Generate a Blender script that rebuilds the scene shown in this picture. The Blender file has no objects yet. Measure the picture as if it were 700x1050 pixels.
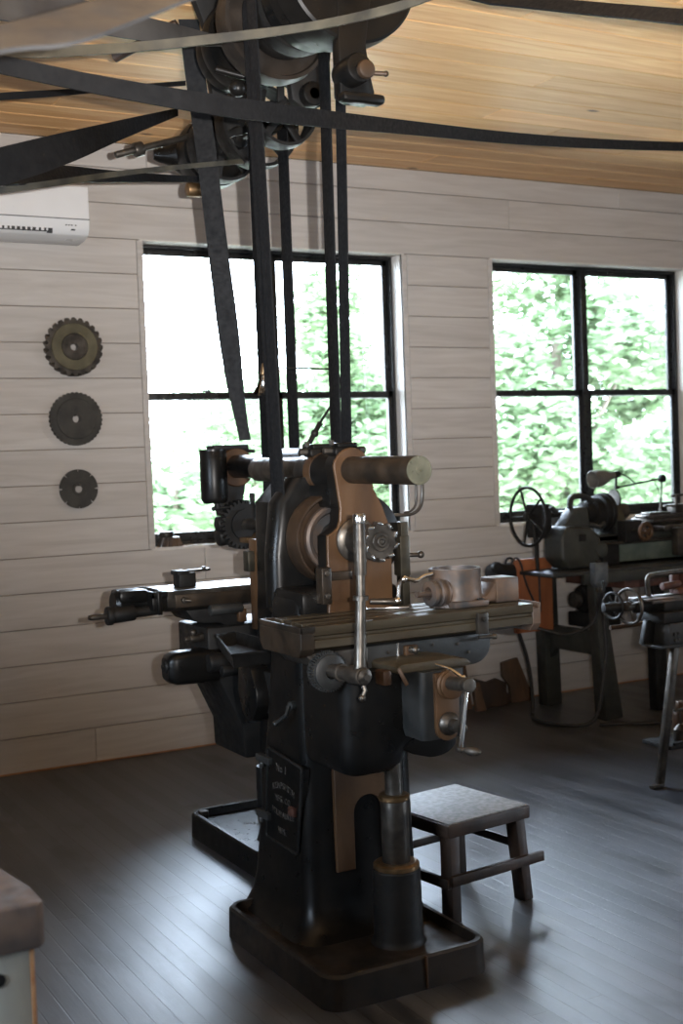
import bpy, bmesh, math, random
from mathutils import Vector, Matrix
random.seed(7)
PI = math.pi
scene = bpy.context.scene
COL = scene.collection

# ------------------------------------------------------------------ materials
def _nt(name):
    m = bpy.data.materials.new(name)
    m.use_nodes = True
    nt = m.node_tree
    return m, nt, nt.nodes['Principled BSDF']

def mat(name, c1, c2=None, rough=.5, metal=0.0, scale=12.0, stretch=(1, 1, 1), bump=.05, rvar=.12, spec=.5, detail=6.0, lo=.35, hi=.65):
    m, nt, b = _nt(name)
    N, L = nt.nodes.new, nt.links.new
    tc = N('ShaderNodeTexCoord'); mp = N('ShaderNodeMapping')
    mp.inputs['Scale'].default_value = stretch
    L(tc.outputs['Object'], mp.inputs['Vector'])
    n = N('ShaderNodeTexNoise'); n.inputs['Scale'].default_value = scale; n.inputs['Detail'].default_value = detail
    L(mp.outputs['Vector'], n.inputs['Vector'])
    r = N('ShaderNodeValToRGB')
    r.color_ramp.elements[0].position = lo; r.color_ramp.elements[1].position = hi
    r.color_ramp.elements[0].color = (*c1, 1); r.color_ramp.elements[1].color = (*(c2 or c1), 1)
    L(n.outputs['Fac'], r.inputs['Fac']); L(r.outputs['Color'], b.inputs['Base Color'])
    b.inputs['Metallic'].default_value = metal
    b.inputs['Specular IOR Level'].default_value = spec
    n2 = N('ShaderNodeTexNoise'); n2.inputs['Scale'].default_value = scale * 2.3; n2.inputs['Detail'].default_value = 3
    L(mp.outputs['Vector'], n2.inputs['Vector'])
    mr = N('ShaderNodeMapRange')
    mr.inputs['From Min'].default_value = .3; mr.inputs['From Max'].default_value = .7
    mr.inputs['To Min'].default_value = max(.03, rough - rvar); mr.inputs['To Max'].default_value = min(1, rough + rvar)
    L(n2.outputs['Fac'], mr.inputs['Value']); L(mr.outputs['Result'], b.inputs['Roughness'])
    if bump:
        bp = N('ShaderNodeBump'); bp.inputs['Strength'].default_value = bump; bp.inputs['Distance'].default_value = .01
        L(n2.outputs['Fac'], bp.inputs['Height']); L(bp.outputs['Normal'], b.inputs['Normal'])
    return m

def plank_mat(name, dark, light, along, rough=.6, var=.12, grain=1.0, knots=None):
    """wood of separate planks: grain runs along axis `along`; each plank (mesh island) its own tone"""
    m, nt, b = _nt(name)
    N, L = nt.nodes.new, nt.links.new
    tc = N('ShaderNodeTexCoord'); mp = N('ShaderNodeMapping')
    s = [9.0, 9.0, 9.0]; s['xyz'.index(along)] = .7
    mp.inputs['Scale'].default_value = s
    geo = N('ShaderNodeNewGeometry')
    add = N('ShaderNodeVectorMath'); add.operation = 'ADD'
    mul = N('ShaderNodeMath'); mul.operation = 'MULTIPLY'; mul.inputs[1].default_value = 37.0
    L(geo.outputs['Random Per Island'], mul.inputs[0]); L(mul.outputs[0], add.inputs[1])
    L(tc.outputs['Object'], mp.inputs['Vector']); L(mp.outputs['Vector'], add.inputs[0])
    n = N('ShaderNodeTexNoise'); n.inputs['Scale'].default_value = 2.2 * grain; n.inputs['Detail'].default_value = 8
    n.inputs['Distortion'].default_value = 1.2
    L(add.outputs[0], n.inputs['Vector'])
    r = N('ShaderNodeValToRGB')
    r.color_ramp.elements[0].position = .3; r.color_ramp.elements[1].position = .68
    r.color_ramp.elements[0].color = (*dark, 1); r.color_ramp.elements[1].color = (*light, 1)
    L(n.outputs['Fac'], r.inputs['Fac'])
    hsv = N('ShaderNodeHueSaturation')
    mr = N('ShaderNodeMapRange'); mr.inputs['To Min'].default_value = 1 - var; mr.inputs['To Max'].default_value = 1 + var * .6
    L(geo.outputs['Random Per Island'], mr.inputs['Value']); L(mr.outputs['Result'], hsv.inputs['Value'])
    L(r.outputs['Color'], hsv.inputs['Color'])
    out = hsv.outputs['Color']
    if knots:
        v = N('ShaderNodeTexVoronoi'); v.inputs['Scale'].default_value = 1.6
        mp2 = N('ShaderNodeMapping'); mp2.inputs['Scale'].default_value = [.8 if a == along else 2.0 for a in 'xyz']
        L(tc.outputs['Object'], mp2.inputs['Vector']); L(mp2.outputs['Vector'], v.inputs['Vector'])
        kr = N('ShaderNodeValToRGB'); kr.color_ramp.elements[0].position = .03; kr.color_ramp.elements[1].position = .06
        kr.color_ramp.elements[0].color = (1, 1, 1, 1); kr.color_ramp.elements[1].color = (0, 0, 0, 1)
        L(v.outputs['Distance'], kr.inputs['Fac'])
        mx = N('ShaderNodeMix'); mx.data_type = 'RGBA'
        L(kr.outputs['Color'], mx.inputs['Factor']); L(out, mx.inputs['A']); mx.inputs['B'].default_value = (*knots, 1)
        out = mx.outputs['Result']
    L(out, b.inputs['Base Color'])
    b.inputs['Roughness'].default_value = rough
    bp = N('ShaderNodeBump'); bp.inputs['Strength'].default_value = .08; bp.inputs['Distance'].default_value = .005
    L(n.outputs['Fac'], bp.inputs['Height']); L(bp.outputs['Normal'], b.inputs['Normal'])
    return m

def floor_mat():
    m, nt, b = _nt('worn_grey_floorboards')
    N, L = nt.nodes.new, nt.links.new
    tc = N('ShaderNodeTexCoord'); mp = N('ShaderNodeMapping'); mp.inputs['Rotation'].default_value = (0, 0, PI / 2)
    L(tc.outputs['Object'], mp.inputs['Vector'])
    br = N('ShaderNodeTexBrick')
    br.offset = .43; br.offset_frequency = 3; br.squash = 1
    br.inputs['Scale'].default_value = 1; br.inputs['Brick Width'].default_value = 2.6; br.inputs['Row Height'].default_value = .064
    br.inputs['Mortar Size'].default_value = .0026; br.inputs['Mortar Smooth'].default_value = .3; br.inputs['Bias'].default_value = 0
    br.inputs['Color1'].default_value = (.012, .014, .019, 1); br.inputs['Color2'].default_value = (.045, .050, .062, 1)
    br.inputs['Mortar'].default_value = (.008, .008, .009, 1)
    L(mp.outputs['Vector'], br.inputs['Vector'])
    ms = N('ShaderNodeMapping'); ms.inputs['Scale'].default_value = (7, .9, 1)
    L(tc.outputs['Object'], ms.inputs['Vector'])
    n = N('ShaderNodeTexNoise'); n.inputs['Scale'].default_value = 1.6; n.inputs['Detail'].default_value = 8; n.inputs['Roughness'].default_value = .65
    L(ms.outputs['Vector'], n.inputs['Vector'])
    r = N('ShaderNodeValToRGB'); r.color_ramp.elements[0].position = .38; r.color_ramp.elements[1].position = .66
    r.color_ramp.elements[0].color = (0, 0, 0, 1); r.color_ramp.elements[1].color = (1, 1, 1, 1)
    L(n.outputs['Fac'], r.inputs['Fac'])
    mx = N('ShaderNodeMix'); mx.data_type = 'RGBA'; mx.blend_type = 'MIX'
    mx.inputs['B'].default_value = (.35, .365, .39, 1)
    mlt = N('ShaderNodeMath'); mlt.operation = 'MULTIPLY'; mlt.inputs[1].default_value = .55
    sxy = N('ShaderNodeSeparateXYZ'); L(tc.outputs['Object'], sxy.inputs[0])      # worn boards, paler to the right: right window's sheen added in the colour
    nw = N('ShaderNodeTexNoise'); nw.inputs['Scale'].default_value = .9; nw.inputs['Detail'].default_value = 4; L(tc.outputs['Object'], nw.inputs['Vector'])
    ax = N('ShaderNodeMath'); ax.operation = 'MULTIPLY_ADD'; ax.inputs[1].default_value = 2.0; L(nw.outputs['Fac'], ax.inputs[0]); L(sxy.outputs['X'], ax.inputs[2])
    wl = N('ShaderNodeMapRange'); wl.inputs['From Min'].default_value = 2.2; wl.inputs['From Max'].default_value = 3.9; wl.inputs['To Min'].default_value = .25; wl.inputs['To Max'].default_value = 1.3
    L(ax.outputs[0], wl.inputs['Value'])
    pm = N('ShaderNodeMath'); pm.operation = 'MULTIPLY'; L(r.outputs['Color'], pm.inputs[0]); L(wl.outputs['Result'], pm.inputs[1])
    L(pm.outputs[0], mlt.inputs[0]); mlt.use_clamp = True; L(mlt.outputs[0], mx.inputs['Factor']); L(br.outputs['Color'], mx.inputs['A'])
    # dark scuffs and stains
    n3 = N('ShaderNodeTexNoise'); n3.inputs['Scale'].default_value = 2.4; n3.inputs['Detail'].default_value = 6
    ms3 = N('ShaderNodeMapping'); ms3.inputs['Scale'].default_value = (2.2, 1.0, 1)
    L(tc.outputs['Object'], ms3.inputs['Vector']); L(ms3.outputs['Vector'], n3.inputs['Vector'])
    r3 = N('ShaderNodeValToRGB'); r3.color_ramp.elements[0].position = .30; r3.color_ramp.elements[1].position = .42
    r3.color_ramp.elements[0].color = (.35, .33, .32, 1); r3.color_ramp.elements[1].color = (1, 1, 1, 1)
    L(n3.outputs['Fac'], r3.inputs['Fac'])
    mm = N('ShaderNodeMix'); mm.data_type = 'RGBA'; mm.blend_type = 'MULTIPLY'; mm.inputs['Factor'].default_value = 1
    L(mx.outputs['Result'], mm.inputs['A']); L(r3.outputs['Color'], mm.inputs['B'])
    L(mm.outputs['Result'], b.inputs['Base Color'])
    mr = N('ShaderNodeMapRange'); mr.inputs['To Min'].default_value = .27; mr.inputs['To Max'].default_value = .50
    L(n.outputs['Fac'], mr.inputs['Value']); L(mr.outputs['Result'], b.inputs['Roughness'])
    b.inputs['Specular IOR Level'].default_value = 1.0
    bp = N('ShaderNodeBump'); bp.inputs['Strength'].default_value = .35; bp.inputs['Distance'].default_value = .004
    ad = N('ShaderNodeMath'); ad.operation = 'SUBTRACT'
    L(n.outputs['Fac'], ad.inputs[0]); L(br.outputs['Fac'], ad.inputs[1])
    L(ad.outputs[0], bp.inputs['Height']); L(bp.outputs['Normal'], b.inputs['Normal'])
    return m

def glass_mat(name, tint=(1, 1, 1)):
    m = bpy.data.materials.new(name); m.use_nodes = True
    nt = m.node_tree; nt.nodes.clear()
    N, L = nt.nodes.new, nt.links.new
    o = N('ShaderNodeOutputMaterial'); t = N('ShaderNodeBsdfTransparent'); g = N('ShaderNodeBsdfGlossy')
    g.inputs['Roughness'].default_value = .02; t.inputs['Color'].default_value = (*tint, 1)
    f = N('ShaderNodeFresnel'); f.inputs['IOR'].default_value = 1.45
    mx = N('ShaderNodeMixShader')
    L(f.outputs[0], mx.inputs[0]); L(t.outputs[0], mx.inputs[1]); L(g.outputs[0], mx.inputs[2]); L(mx.outputs[0], o.inputs['Surface'])
    return m

def leaf_mat(name, c1, c2):
    m = bpy.data.materials.new(name); m.use_nodes = True
    nt = m.node_tree; nt.nodes.clear()
    N, L = nt.nodes.new, nt.links.new
    o = N('ShaderNodeOutputMaterial'); d = N('ShaderNodeBsdfDiffuse'); t = N('ShaderNodeBsdfTranslucent')
    geo = N('ShaderNodeNewGeometry'); r = N('ShaderNodeValToRGB')
    r.color_ramp.elements[0].color = (*c1, 1); r.color_ramp.elements[1].color = (*c2, 1)
    L(geo.outputs['Random Per Island'], r.inputs['Fac'])
    L(r.outputs['Color'], d.inputs['Color']); L(r.outputs['Color'], t.inputs['Color'])
    mx = N('ShaderNodeMixShader'); mx.inputs[0].default_value = .45
    L(d.outputs[0], mx.inputs[1]); L(t.outputs[0], mx.inputs[2]); L(mx.outputs[0], o.inputs['Surface'])
    return m

M = {}
M['black'] = mat('black_machine_enamel', (.0035, .0038, .004), (.008, .007, .006), rough=.33, scale=9, bump=0, rvar=.07, spec=.22)
M['black2'] = mat('dull_black_cast_iron', (.006, .006, .006), (.012, .011, .010), rough=.55, scale=14, bump=0, spec=.3)
M['base'] = mat('oily_black_brown_casting', (.008, .0075, .007), (.026, .019, .014), rough=.5, scale=7, bump=.04, spec=.35)
M['brown'] = mat('brown_oil_stained_steel', (.045, .022, .010), (.115, .060, .027), rough=.45, metal=.25, scale=7, stretch=(1, 1, .35), bump=.05)
M['olive'] = mat('oil_darkened_table_steel', (.030, .027, .019), (.078, .068, .05), rough=.42, metal=.55, scale=11, stretch=(.35, 1, 1), bump=.05)
M['oliveedge'] = mat('brown_green_table_edge', (.042, .030, .017), (.08, .068, .046), rough=.45, metal=.4, scale=8, stretch=(.3, 1, 1), bump=.05)
M['steel'] = mat('dull_bare_steel', (.065, .058, .05), (.145, .13, .112), rough=.40, metal=.85, scale=18, bump=.05)
M['steeldark'] = mat('dark_worn_steel', (.035, .031, .027), (.095, .082, .068), rough=.42, metal=.7, scale=16, bump=.06)
M['endface'] = mat('turned_steel_end_face', (.17, .165, .115), (.26, .25, .18), rough=.36, metal=.75, scale=20, bump=.03)
M['chrome'] = mat('bright_handled_steel', (.55, .54, .52), (.72, .71, .69), rough=.16, metal=1.0, scale=25, bump=.02, rvar=.06)
M['brass'] = mat('aged_brass', (.13, .075, .032), (.24, .15, .075), rough=.4, metal=.8, scale=20, bump=.03)
M['greyblue'] = mat('grey_machine_paint', (.013, .0145, .0145), (.029, .029, .028), rough=.45, scale=10, bump=.08)
M['greygreen'] = mat('grey_green_machine_paint', (.017, .019, .017), (.038, .040, .034), rough=.48, scale=9, bump=.1)
M['palegreen'] = mat('pale_green_worn_paint', (.05, .07, .055), (.10, .12, .10), rough=.5, scale=13, bump=.05)
M['switch'] = mat('galvanised_blue_grey_box', (.09, .11, .125), (.16, .18, .20), rough=.45, metal=.5, scale=20)
M['castgrey'] = mat('stained_grey_cast_iron', (.055, .055, .057), (.14, .09, .06), rough=.5, metal=.35, scale=13, bump=.08)
M['belt'] = mat('black_leather_belt', (.0045, .005, .006), (.008, .0085, .0095), rough=.68, scale=30, bump=.04, spec=.2)
M['beltgrey'] = mat('grey_worn_belt', (.018, .018, .020), (.045, .044, .043), rough=.62, scale=6, bump=.06)
M['beltedge'] = mat('scuffed_olive_belt', (.018, .017, .013), (.07, .062, .042), rough=.6, scale=9, bump=.05)
M['darkwood'] = mat('dark_brown_stained_wood', (.016, .011, .008), (.055, .03, .018), rough=.5, scale=10, stretch=(1, 1, .4), bump=.12)
M['seat'] = mat('scuffed_grey_seat_board', (.13, .125, .12), (.25, .24, .23), rough=.62, scale=55, bump=.1, detail=8)
M['orange'] = mat('orange_brown_plywood', (.18, .055, .02), (.34, .12, .045), rough=.55, scale=7, stretch=(1, 1, .25), bump=.08)
M['scrap'] = mat('old_brown_wood_offcut', (.045, .03, .018), (.14, .075, .04), rough=.7, scale=9, stretch=(1, 1, .3), bump=.1)
M['bark'] = mat('tree_bark', (.08, .06, .045), (.16, .13, .10), rough=.9, scale=5, bump=.2)
M['benchtop'] = mat('grimy_bench_top', (.075, .066, .066), (.16, .115, .09), rough=.8, scale=14, bump=.15)
M['benchleg'] = mat('chipped_grey_paint_on_wood', (.20, .205, .19), (.34, .335, .29), rough=.65, scale=9, stretch=(1, 1, .4), bump=.12)
M['barewood'] = mat('bare_orange_wood_edge', (.28, .12, .045), (.45, .25, .12), rough=.6, scale=30)
M['frame'] = mat('black_window_frame', (.010, .011, .011), (.015, .015, .015), rough=.35, scale=20, bump=.0)
M['acwhite'] = mat('white_plastic', (.72, .73, .74), (.76, .77, .78), rough=.35, scale=4, bump=0)
M['acdark'] = mat('dark_vent_plastic', (.03, .03, .032), (.05, .05, .05), rough=.5, scale=20, bump=0)
M['rubber'] = mat('black_cable_rubber', (.010, .010, .011), (.018, .018, .018), rough=.5, scale=30, bump=0)
M['red'] = mat('dull_red_paint', (.22, .02, .02), (.32, .03, .03), rough=.45, scale=20)
M['letter'] = mat('rubbed_raised_lettering', (.03, .03, .028), (.15, .14, .13), rough=.4, metal=.4, scale=60, bump=0)
M['rust'] = mat('rusty_drawer_edge', (.05, .02, .014), (.11, .045, .03), rough=.6, scale=12)
M['lampwhite'] = mat('dusty_enamel_shade', (.10, .095, .085), (.17, .16, .14), rough=.45, scale=12, bump=.03)
M['cutter_olive'] = mat('olive_steel_cutter_face', (.075, .066, .040), (.13, .115, .072), rough=.42, metal=.4, scale=9, bump=.04)
M['cutter_dark'] = mat('dark_steel_cutter_face', (.022, .020, .017), (.045, .041, .034), rough=.5, metal=.3, scale=12, bump=.04)
M['wall'] = plank_mat('whitewashed_boards', (.43, .40, .375), (.52, .495, .47), 'x', rough=.55, var=.05)
M['wallv'] = plank_mat('whitewashed_trim_boards', (.55, .52, .48), (.66, .63, .58), 'z', rough=.55, var=.04)
M['wallback'] = mat('dark_gap_behind_boards', (.20, .16, .125), (.26, .21, .17), rough=.9)
M['ceiling'] = plank_mat('pine_ceiling_boards', (.74, .39, .15), (.93, .60, .29), 'x', rough=.45, var=.2, knots=(.12, .05, .02))
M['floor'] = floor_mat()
M['darkgap'] = mat('dark_gap_between_boards', (.05, .025, .012), (.08, .04, .02), rough=.9)
M['pulleybrown'] = mat('dark_brown_pulley_iron', (.022, .014, .009), (.055, .033, .019), rough=.42, metal=.3, scale=7)
M['darksteel2'] = mat('brown_black_oily_steel', (.018, .015, .012), (.055, .038, .025), rough=.4, metal=.5, scale=10)
M['glass'] = glass_mat('window_glass')
M['leaf1'] = leaf_mat('light_green_leaves', (.125, .19, .09), (.27, .345, .205))
M['leaf2'] = leaf_mat('mid_green_leaves', (.12, .18, .085), (.26, .33, .20))
M['grass'] = mat('pale_meadow', (.50, .46, .36), (.62, .57, .46), rough=.9, scale=1.5)
M['shingle'] = mat('orange_brown_floor_trim', (.30, .13, .05), (.42, .2, .09), rough=.6, scale=20)  # orange brown strip along the foot of the back wall

# ------------------------------------------------------------------ mesh builder
ORG = {}
class MB:
    def __init__(s): s.bm = bmesh.new()
    def _merge(s, b2, M4=None):
        me = bpy.data.meshes.new('t'); b2.to_mesh(me); b2.free()
        if M4 is not None: me.transform(M4)
        s.bm.from_mesh(me); bpy.data.meshes.remove(me)
        return s
    def _bev(s, b, w, seg=2, ang=30):
        if w > 0:
            b.normal_update()
            es = [e for e in b.edges if len(e.link_faces) == 2 and e.calc_face_angle(0) > math.radians(ang)]
            bmesh.ops.bevel(b, geom=es, offset=w, segments=seg, profile=.5, affect='EDGES', clamp_overlap=True)
    def box(s, lo, hi, bev=.0, rot=None, seg=2):
        lo = Vector(lo); hi = Vector(hi); c = (lo + hi) / 2; d = hi - lo
        b = bmesh.new(); bmesh.ops.create_cube(b, size=1)
        bmesh.ops.scale(b, vec=(abs(d.x), abs(d.y), abs(d.z)), verts=b.verts)
        s._bev(b, bev, seg)
        mt = Matrix.Translation(c)
        if rot is not None: mt = mt @ rot
        return s._merge(b, mt)
    def bar(s, p0, p1, w, h, bev=0, up=(0, 0, 1), w1=None, h1=None):
        """rectangular bar from p0 to p1; w across, h along `up`"""
        p0 = Vector(p0); p1 = Vector(p1); d = (p1 - p0).normalized(); u = Vector(up)
        sx = d.cross(u)
        if sx.length < 1e-4: u = Vector((0, 1, 0)); sx = d.cross(u)
        sx.normalize(); u = sx.cross(d)
        b = bmesh.new(); vs = []
        for p, ww, hh in ((p0, w, h), (p1, w1 or w, h1 or h)):
            for a, c in ((-1, -1), (1, -1), (1, 1), (-1, 1)):
                vs.append(b.verts.new(p + sx * a * ww / 2 + u * c * hh / 2))
        for f in ((3, 2, 1, 0), (4, 5, 6, 7), (0, 1, 5, 4), (1, 2, 6, 5), (2, 3, 7, 6), (3, 0, 4, 7)):
            b.faces.new([vs[i] for i in f])
        s._bev(b, bev)
        return s._merge(b)
    def lathe(s, prof, origin, axis=(0, 0, 1), seg=40, closed=False):
        """profile [(r, t)...] revolved around `axis` through `origin`"""
        ax = Vector(axis).normalized(); q = Vector((0, 0, 1)).rotation_difference(ax).to_matrix().to_4x4()
        b = bmesh.new(); rings = []
        for r, t in prof:
            if r < 1e-6: rings.append([b.verts.new((0, 0, t))])
            else: rings.append([b.verts.new((r * math.cos(2 * PI * k / seg), r * math.sin(2 * PI * k / seg), t)) for k in range(seg)])
        prs = list(zip(rings, rings[1:])) + ([(rings[-1], rings[0])] if closed else [])
        for A, B in prs:
            for k in range(seg):
                k2 = (k + 1) % seg
                if len(A) == 1 and len(B) == 1: continue
                if len(A) == 1: b.faces.new((A[0], B[k], B[k2]))
                elif len(B) == 1: b.faces.new((A[k], B[0], A[k2]))
                else: b.faces.new((A[k], B[k], B[k2], A[k2]))
        if not closed:
            for R_, fl in ((rings[0], True), (rings[-1], False)):
                if len(R_) > 1:
                    try: b.faces.new(R_[::-1] if fl else R_)
                    except ValueError: pass
        bmesh.ops.recalc_face_normals(b, faces=b.faces)
        return s._merge(b, Matrix.Translation(Vector(origin)) @ q)
    def cyl(s, p0, p1, r, r1=None, seg=32, bev=.0):
        p0 = Vector(p0); p1 = Vector(p1); d = p1 - p0; L = d.length; r1 = r if r1 is None else r1
        v = min(bev, L / 3, r * .6, r1 * .6)
        if v > 0: pr = [(0, 0), (r - v, 0), (r - v * .3, v * .3), (r, v), (r1, L - v), (r1 - v * .3, L - v * .3), (r1 - v, L), (0, L)]
        else: pr = [(0, 0), (r, 0), (r1, L), (0, L)]
        return s.lathe(pr, p0, d, seg)
    def ring(s, c, axis, ro, ri, w, seg=48, bev=.002):
        h = w / 2; v = bev
        pr = [(ri, -h), (ro - v, -h), (ro, -h + v), (ro, h - v), (ro - v, h), (ri, h)]
        return s.lathe(pr, c, axis, seg, closed=True)
    def sph(s, c, r, sc=(1, 1, 1), seg=20):
        b = bmesh.new(); bmesh.ops.create_uvsphere(b, u_segments=seg, v_segments=seg // 2 + 2, radius=r)
        return s._merge(b, Matrix.Translation(Vector(c)) @ Matrix.Diagonal((*sc, 1)))
    def prism(s, poly, axis, a, c, bev=0, seg=2):
        """2D outline extruded along axis from a to c. 'x': (y,z), 'y': (x,z), 'z': (x,y)"""
        def P(u, v, t): return {'x': (t, u, v), 'y': (u, t, v), 'z': (u, v, t)}[axis]
        b = bmesh.new()
        A = [b.verts.new(P(u, v, a)) for u, v in poly]; B = [b.verts.new(P(u, v, c)) for u, v in poly]
        b.faces.new(A); b.faces.new(B[::-1]); n = len(poly)
        for i in range(n): b.faces.new((A[i], B[i], B[(i + 1) % n], A[(i + 1) % n]))
        bmesh.ops.recalc_face_normals(b, faces=b.faces)
        s._bev(b, bev, seg)
        return s._merge(b)
    def loft(s, secs, cap=True):
        """list of closed rings (lists of 3D points, same count)"""
        b = bmesh.new(); R_ = [[b.verts.new(p) for p in r] for r in secs]; n = len(R_[0])
        for A, B in zip(R_, R_[1:]):
            for i in range(n): b.faces.new((A[i], A[(i + 1) % n], B[(i + 1) % n], B[i]))
        if cap: b.faces.new(R_[0][::-1]); b.faces.new(R_[-1])
        bmesh.ops.recalc_face_normals(b, faces=b.faces)
        return s._merge(b)
    def tube(s, pts, r, seg=10, closed=False, r1=None, smooth=0):
        pts = [Vector(p) for p in pts]
        for _ in range(smooth):
            q = [pts[0]]
            for A, B in zip(pts, pts[1:]): q += [A * .75 + B * .25, A * .25 + B * .75]
            q.append(pts[-1]); pts = q
        n = len(pts); secs = []; prev = None
        for i, p in enumerate(pts):
            if closed: d = pts[(i + 1) % n] - pts[i - 1]
            else: d = pts[min(i + 1, n - 1)] - pts[max(i - 1, 0)]
            d.normalize()
            if prev is None:
                u = d.orthogonal().normalized()
            else:
                u = (prev - d * prev.dot(d)).normalized()
            prev = u; v = d.cross(u)
            rr = r if r1 is None else r + (r1 - r) * i / max(1, n - 1)
            secs.append([p + (u * math.cos(2 * PI * k / seg) + v * math.sin(2 * PI * k / seg)) * rr for k in range(seg)])
        b = bmesh.new(); R_ = [[b.verts.new(p) for p in sct] for sct in secs]
        prs = list(zip(R_, R_[1:])) + ([(R_[-1], R_[0])] if closed else [])
        for A, B in prs:
            for k in range(seg): b.faces.new((A[k], A[(k + 1) % seg], B[(k + 1) % seg], B[k]))
        if not closed: b.faces.new(R_[0][::-1]); b.faces.new(R_[-1])
        bmesh.ops.recalc_face_normals(b, faces=b.faces)
        return s._merge(b)
    def gear(s, c, axis, ro, rr, w, teeth, bore=0, skew=0):
        """toothed disc"""
        ax = Vector(axis).normalized(); q = Vector((0, 0, 1)).rotation_difference(ax).to_matrix().to_4x4()
        b = bmesh.new(); A = []; B = []
        for k in range(teeth):
            for f, r in ((0, rr), (.22, ro), (.58, ro), (.8, rr)):
                t = 2 * PI * (k + f) / teeth
                A.append(b.verts.new((r * math.cos(t), r * math.sin(t), -w / 2)))
                B.append(b.verts.new((r * math.cos(t + skew), r * math.sin(t + skew), w / 2)))
        n = len(A)
        for i in range(n): b.faces.new((A[i], A[(i + 1) % n], B[(i + 1) % n], B[i]))
        if bore:
            for S_, z, fl in ((A, -w / 2, 1), (B, w / 2, 0)):
                I = [b.verts.new((bore * math.cos(2 * PI * i / n), bore * math.sin(2 * PI * i / n), z)) for i in range(n)]
                for i in range(n):
                    f = (S_[i], S_[(i + 1) % n], I[(i + 1) % n], I[i]); b.faces.new(f[::-1] if fl else f)
                if fl: IA = I
                else:
                    for i in range(n): b.faces.new((IA[i], IA[(i + 1) % n], I[(i + 1) % n], I[i]))
        else:
            b.faces.new(A[::-1]); b.faces.new(B)
        bmesh.ops.recalc_face_normals(b, faces=b.faces)
        return s._merge(b, Matrix.Translation(Vector(c)) @ q)
    def build(s, name, m, parent=None, tf=None, smooth=True):
        me = bpy.data.meshes.new(name); s.bm.to_mesh(me); s.bm.free()
        if tf is not None: me.transform(tf)
        o = bpy.data.objects.new(name, me); COL.objects.link(o)
        me.materials.append(M[m] if isinstance(m, str) else m)
        if parent is not None:
            org = ORG.get(parent.name, Vector((0, 0, 0)))
            me.transform(Matrix.Translation(-org)); o.parent = parent; ORG[o.name] = org
        else:
            cs = [v.co for v in me.vertices]
            lo = Vector([min(c[i] for c in cs) for i in range(3)]); hi = Vector([max(c[i] for c in cs) for i in range(3)])
            org = Vector(((lo.x + hi.x) / 2, (lo.y + hi.y) / 2, lo.z))
            me.transform(Matrix.Translation(-org)); o.location = org; ORG[o.name] = org
        if smooth:
            for p in me.polygons: p.use_smooth = True
            me.set_sharp_from_angle(angle=math.radians(32))
        me.update()
        return o

def thing(name, label, cat, loc, group=None):
    o = bpy.data.objects.new(name, None); COL.objects.link(o); o.empty_display_size = .1
    o.location = loc; ORG[o.name] = Vector(loc)
    o['label'] = label; o['category'] = cat
    if group: o['group'] = group
    return o
def tag(o, label, cat, group=None):
    o['label'] = label; o['category'] = cat
    if group: o['group'] = group
    return o
def struct(o): o['kind'] = 'structure'; return o

def rrect(x0, x1, y0, y1, r, z, n=5):
    pts = []
    for cx, cy, a in ((x1 - r, y1 - r, 0), (x0 + r, y1 - r, 90), (x0 + r, y0 + r, 180), (x1 - r, y0 + r, 270)):
        for k in range(n + 1):
            t = math.radians(a + 90 * k / n); pts.append((cx + r * math.cos(t), cy + r * math.sin(t), z))
    return pts
def arc(cx, cy, r, a0, a1, n=10):
    return [(cx + r * math.cos(math.radians(a0 + (a1 - a0) * k / n)), cy + r * math.sin(math.radians(a0 + (a1 - a0) * k / n))) for k in range(n + 1)]
def tray_base(name, x0, x1, y0, y1, parent, h=.10, m='base', r=.06):
    """cast base: solid slab with a raised rounded rim around a sunken floor"""
    t = MB(); w = .022
    t.loft([rrect(x0, x1, y0, y1, r, 0), rrect(x0 + .002, x1 - .002, y0 + .002, y1 - .002, r, h - .008),
            rrect(x0 + .008, x1 - .008, y0 + .008, y1 - .008, r, h), rrect(x0 + w, x1 - w, y0 + w, y1 - w, r * .8, h),
            rrect(x0 + w + .006, x1 - w - .006, y0 + w + .006, y1 - w - .006, r * .7, h - .03)])
    return t.build(name, m, parent)
SKY, FLASH, EXPO = 42.0, 1250.0, 0.0
# ------------------------------------------------------------------ the room
H = .184; ZC = 3.262
XL, XR, YF = -2.6, 9.4, -9.6
W1 = (2.373, 3.988, 1.112, 2.757); W2 = (4.646, 6.261, 1.112, 2.757)

def plank_rows(t, length, zmax, holes, seed, gap=.004):
    rnd = random.Random(seed); n = int(math.ceil(zmax / H))
    for i in range(n):
        z0 = i * H + gap / 2; z1 = min(zmax, (i + 1) * H) - gap / 2
        if z1 - z0 < .01: continue
        zc = (z0 + z1) / 2
        iv = [(0, length)]
        for hx0, hx1, hz0, hz1 in holes:
            if hz0 - .02 < zc < hz1 + .02:
                hx0 -= .036; hx1 += .036
                iv = [q for a, b in iv for q in ((a, min(b, hx0)), (max(a, hx1), b)) if q[1] - q[0] > .02]
        for a, b in iv:
            cuts = [a]; x = a + rnd.uniform(.9, 3.6)
            while x < b - .6: cuts.append(x); x += rnd.uniform(2.4, 3.6)
            cuts.append(b)
            for c0, c1 in zip(cuts, cuts[1:]):
                t.box((c0 + .001, 0, z0), (c1 - .001, .02, z1), bev=.0018, seg=1)

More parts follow.
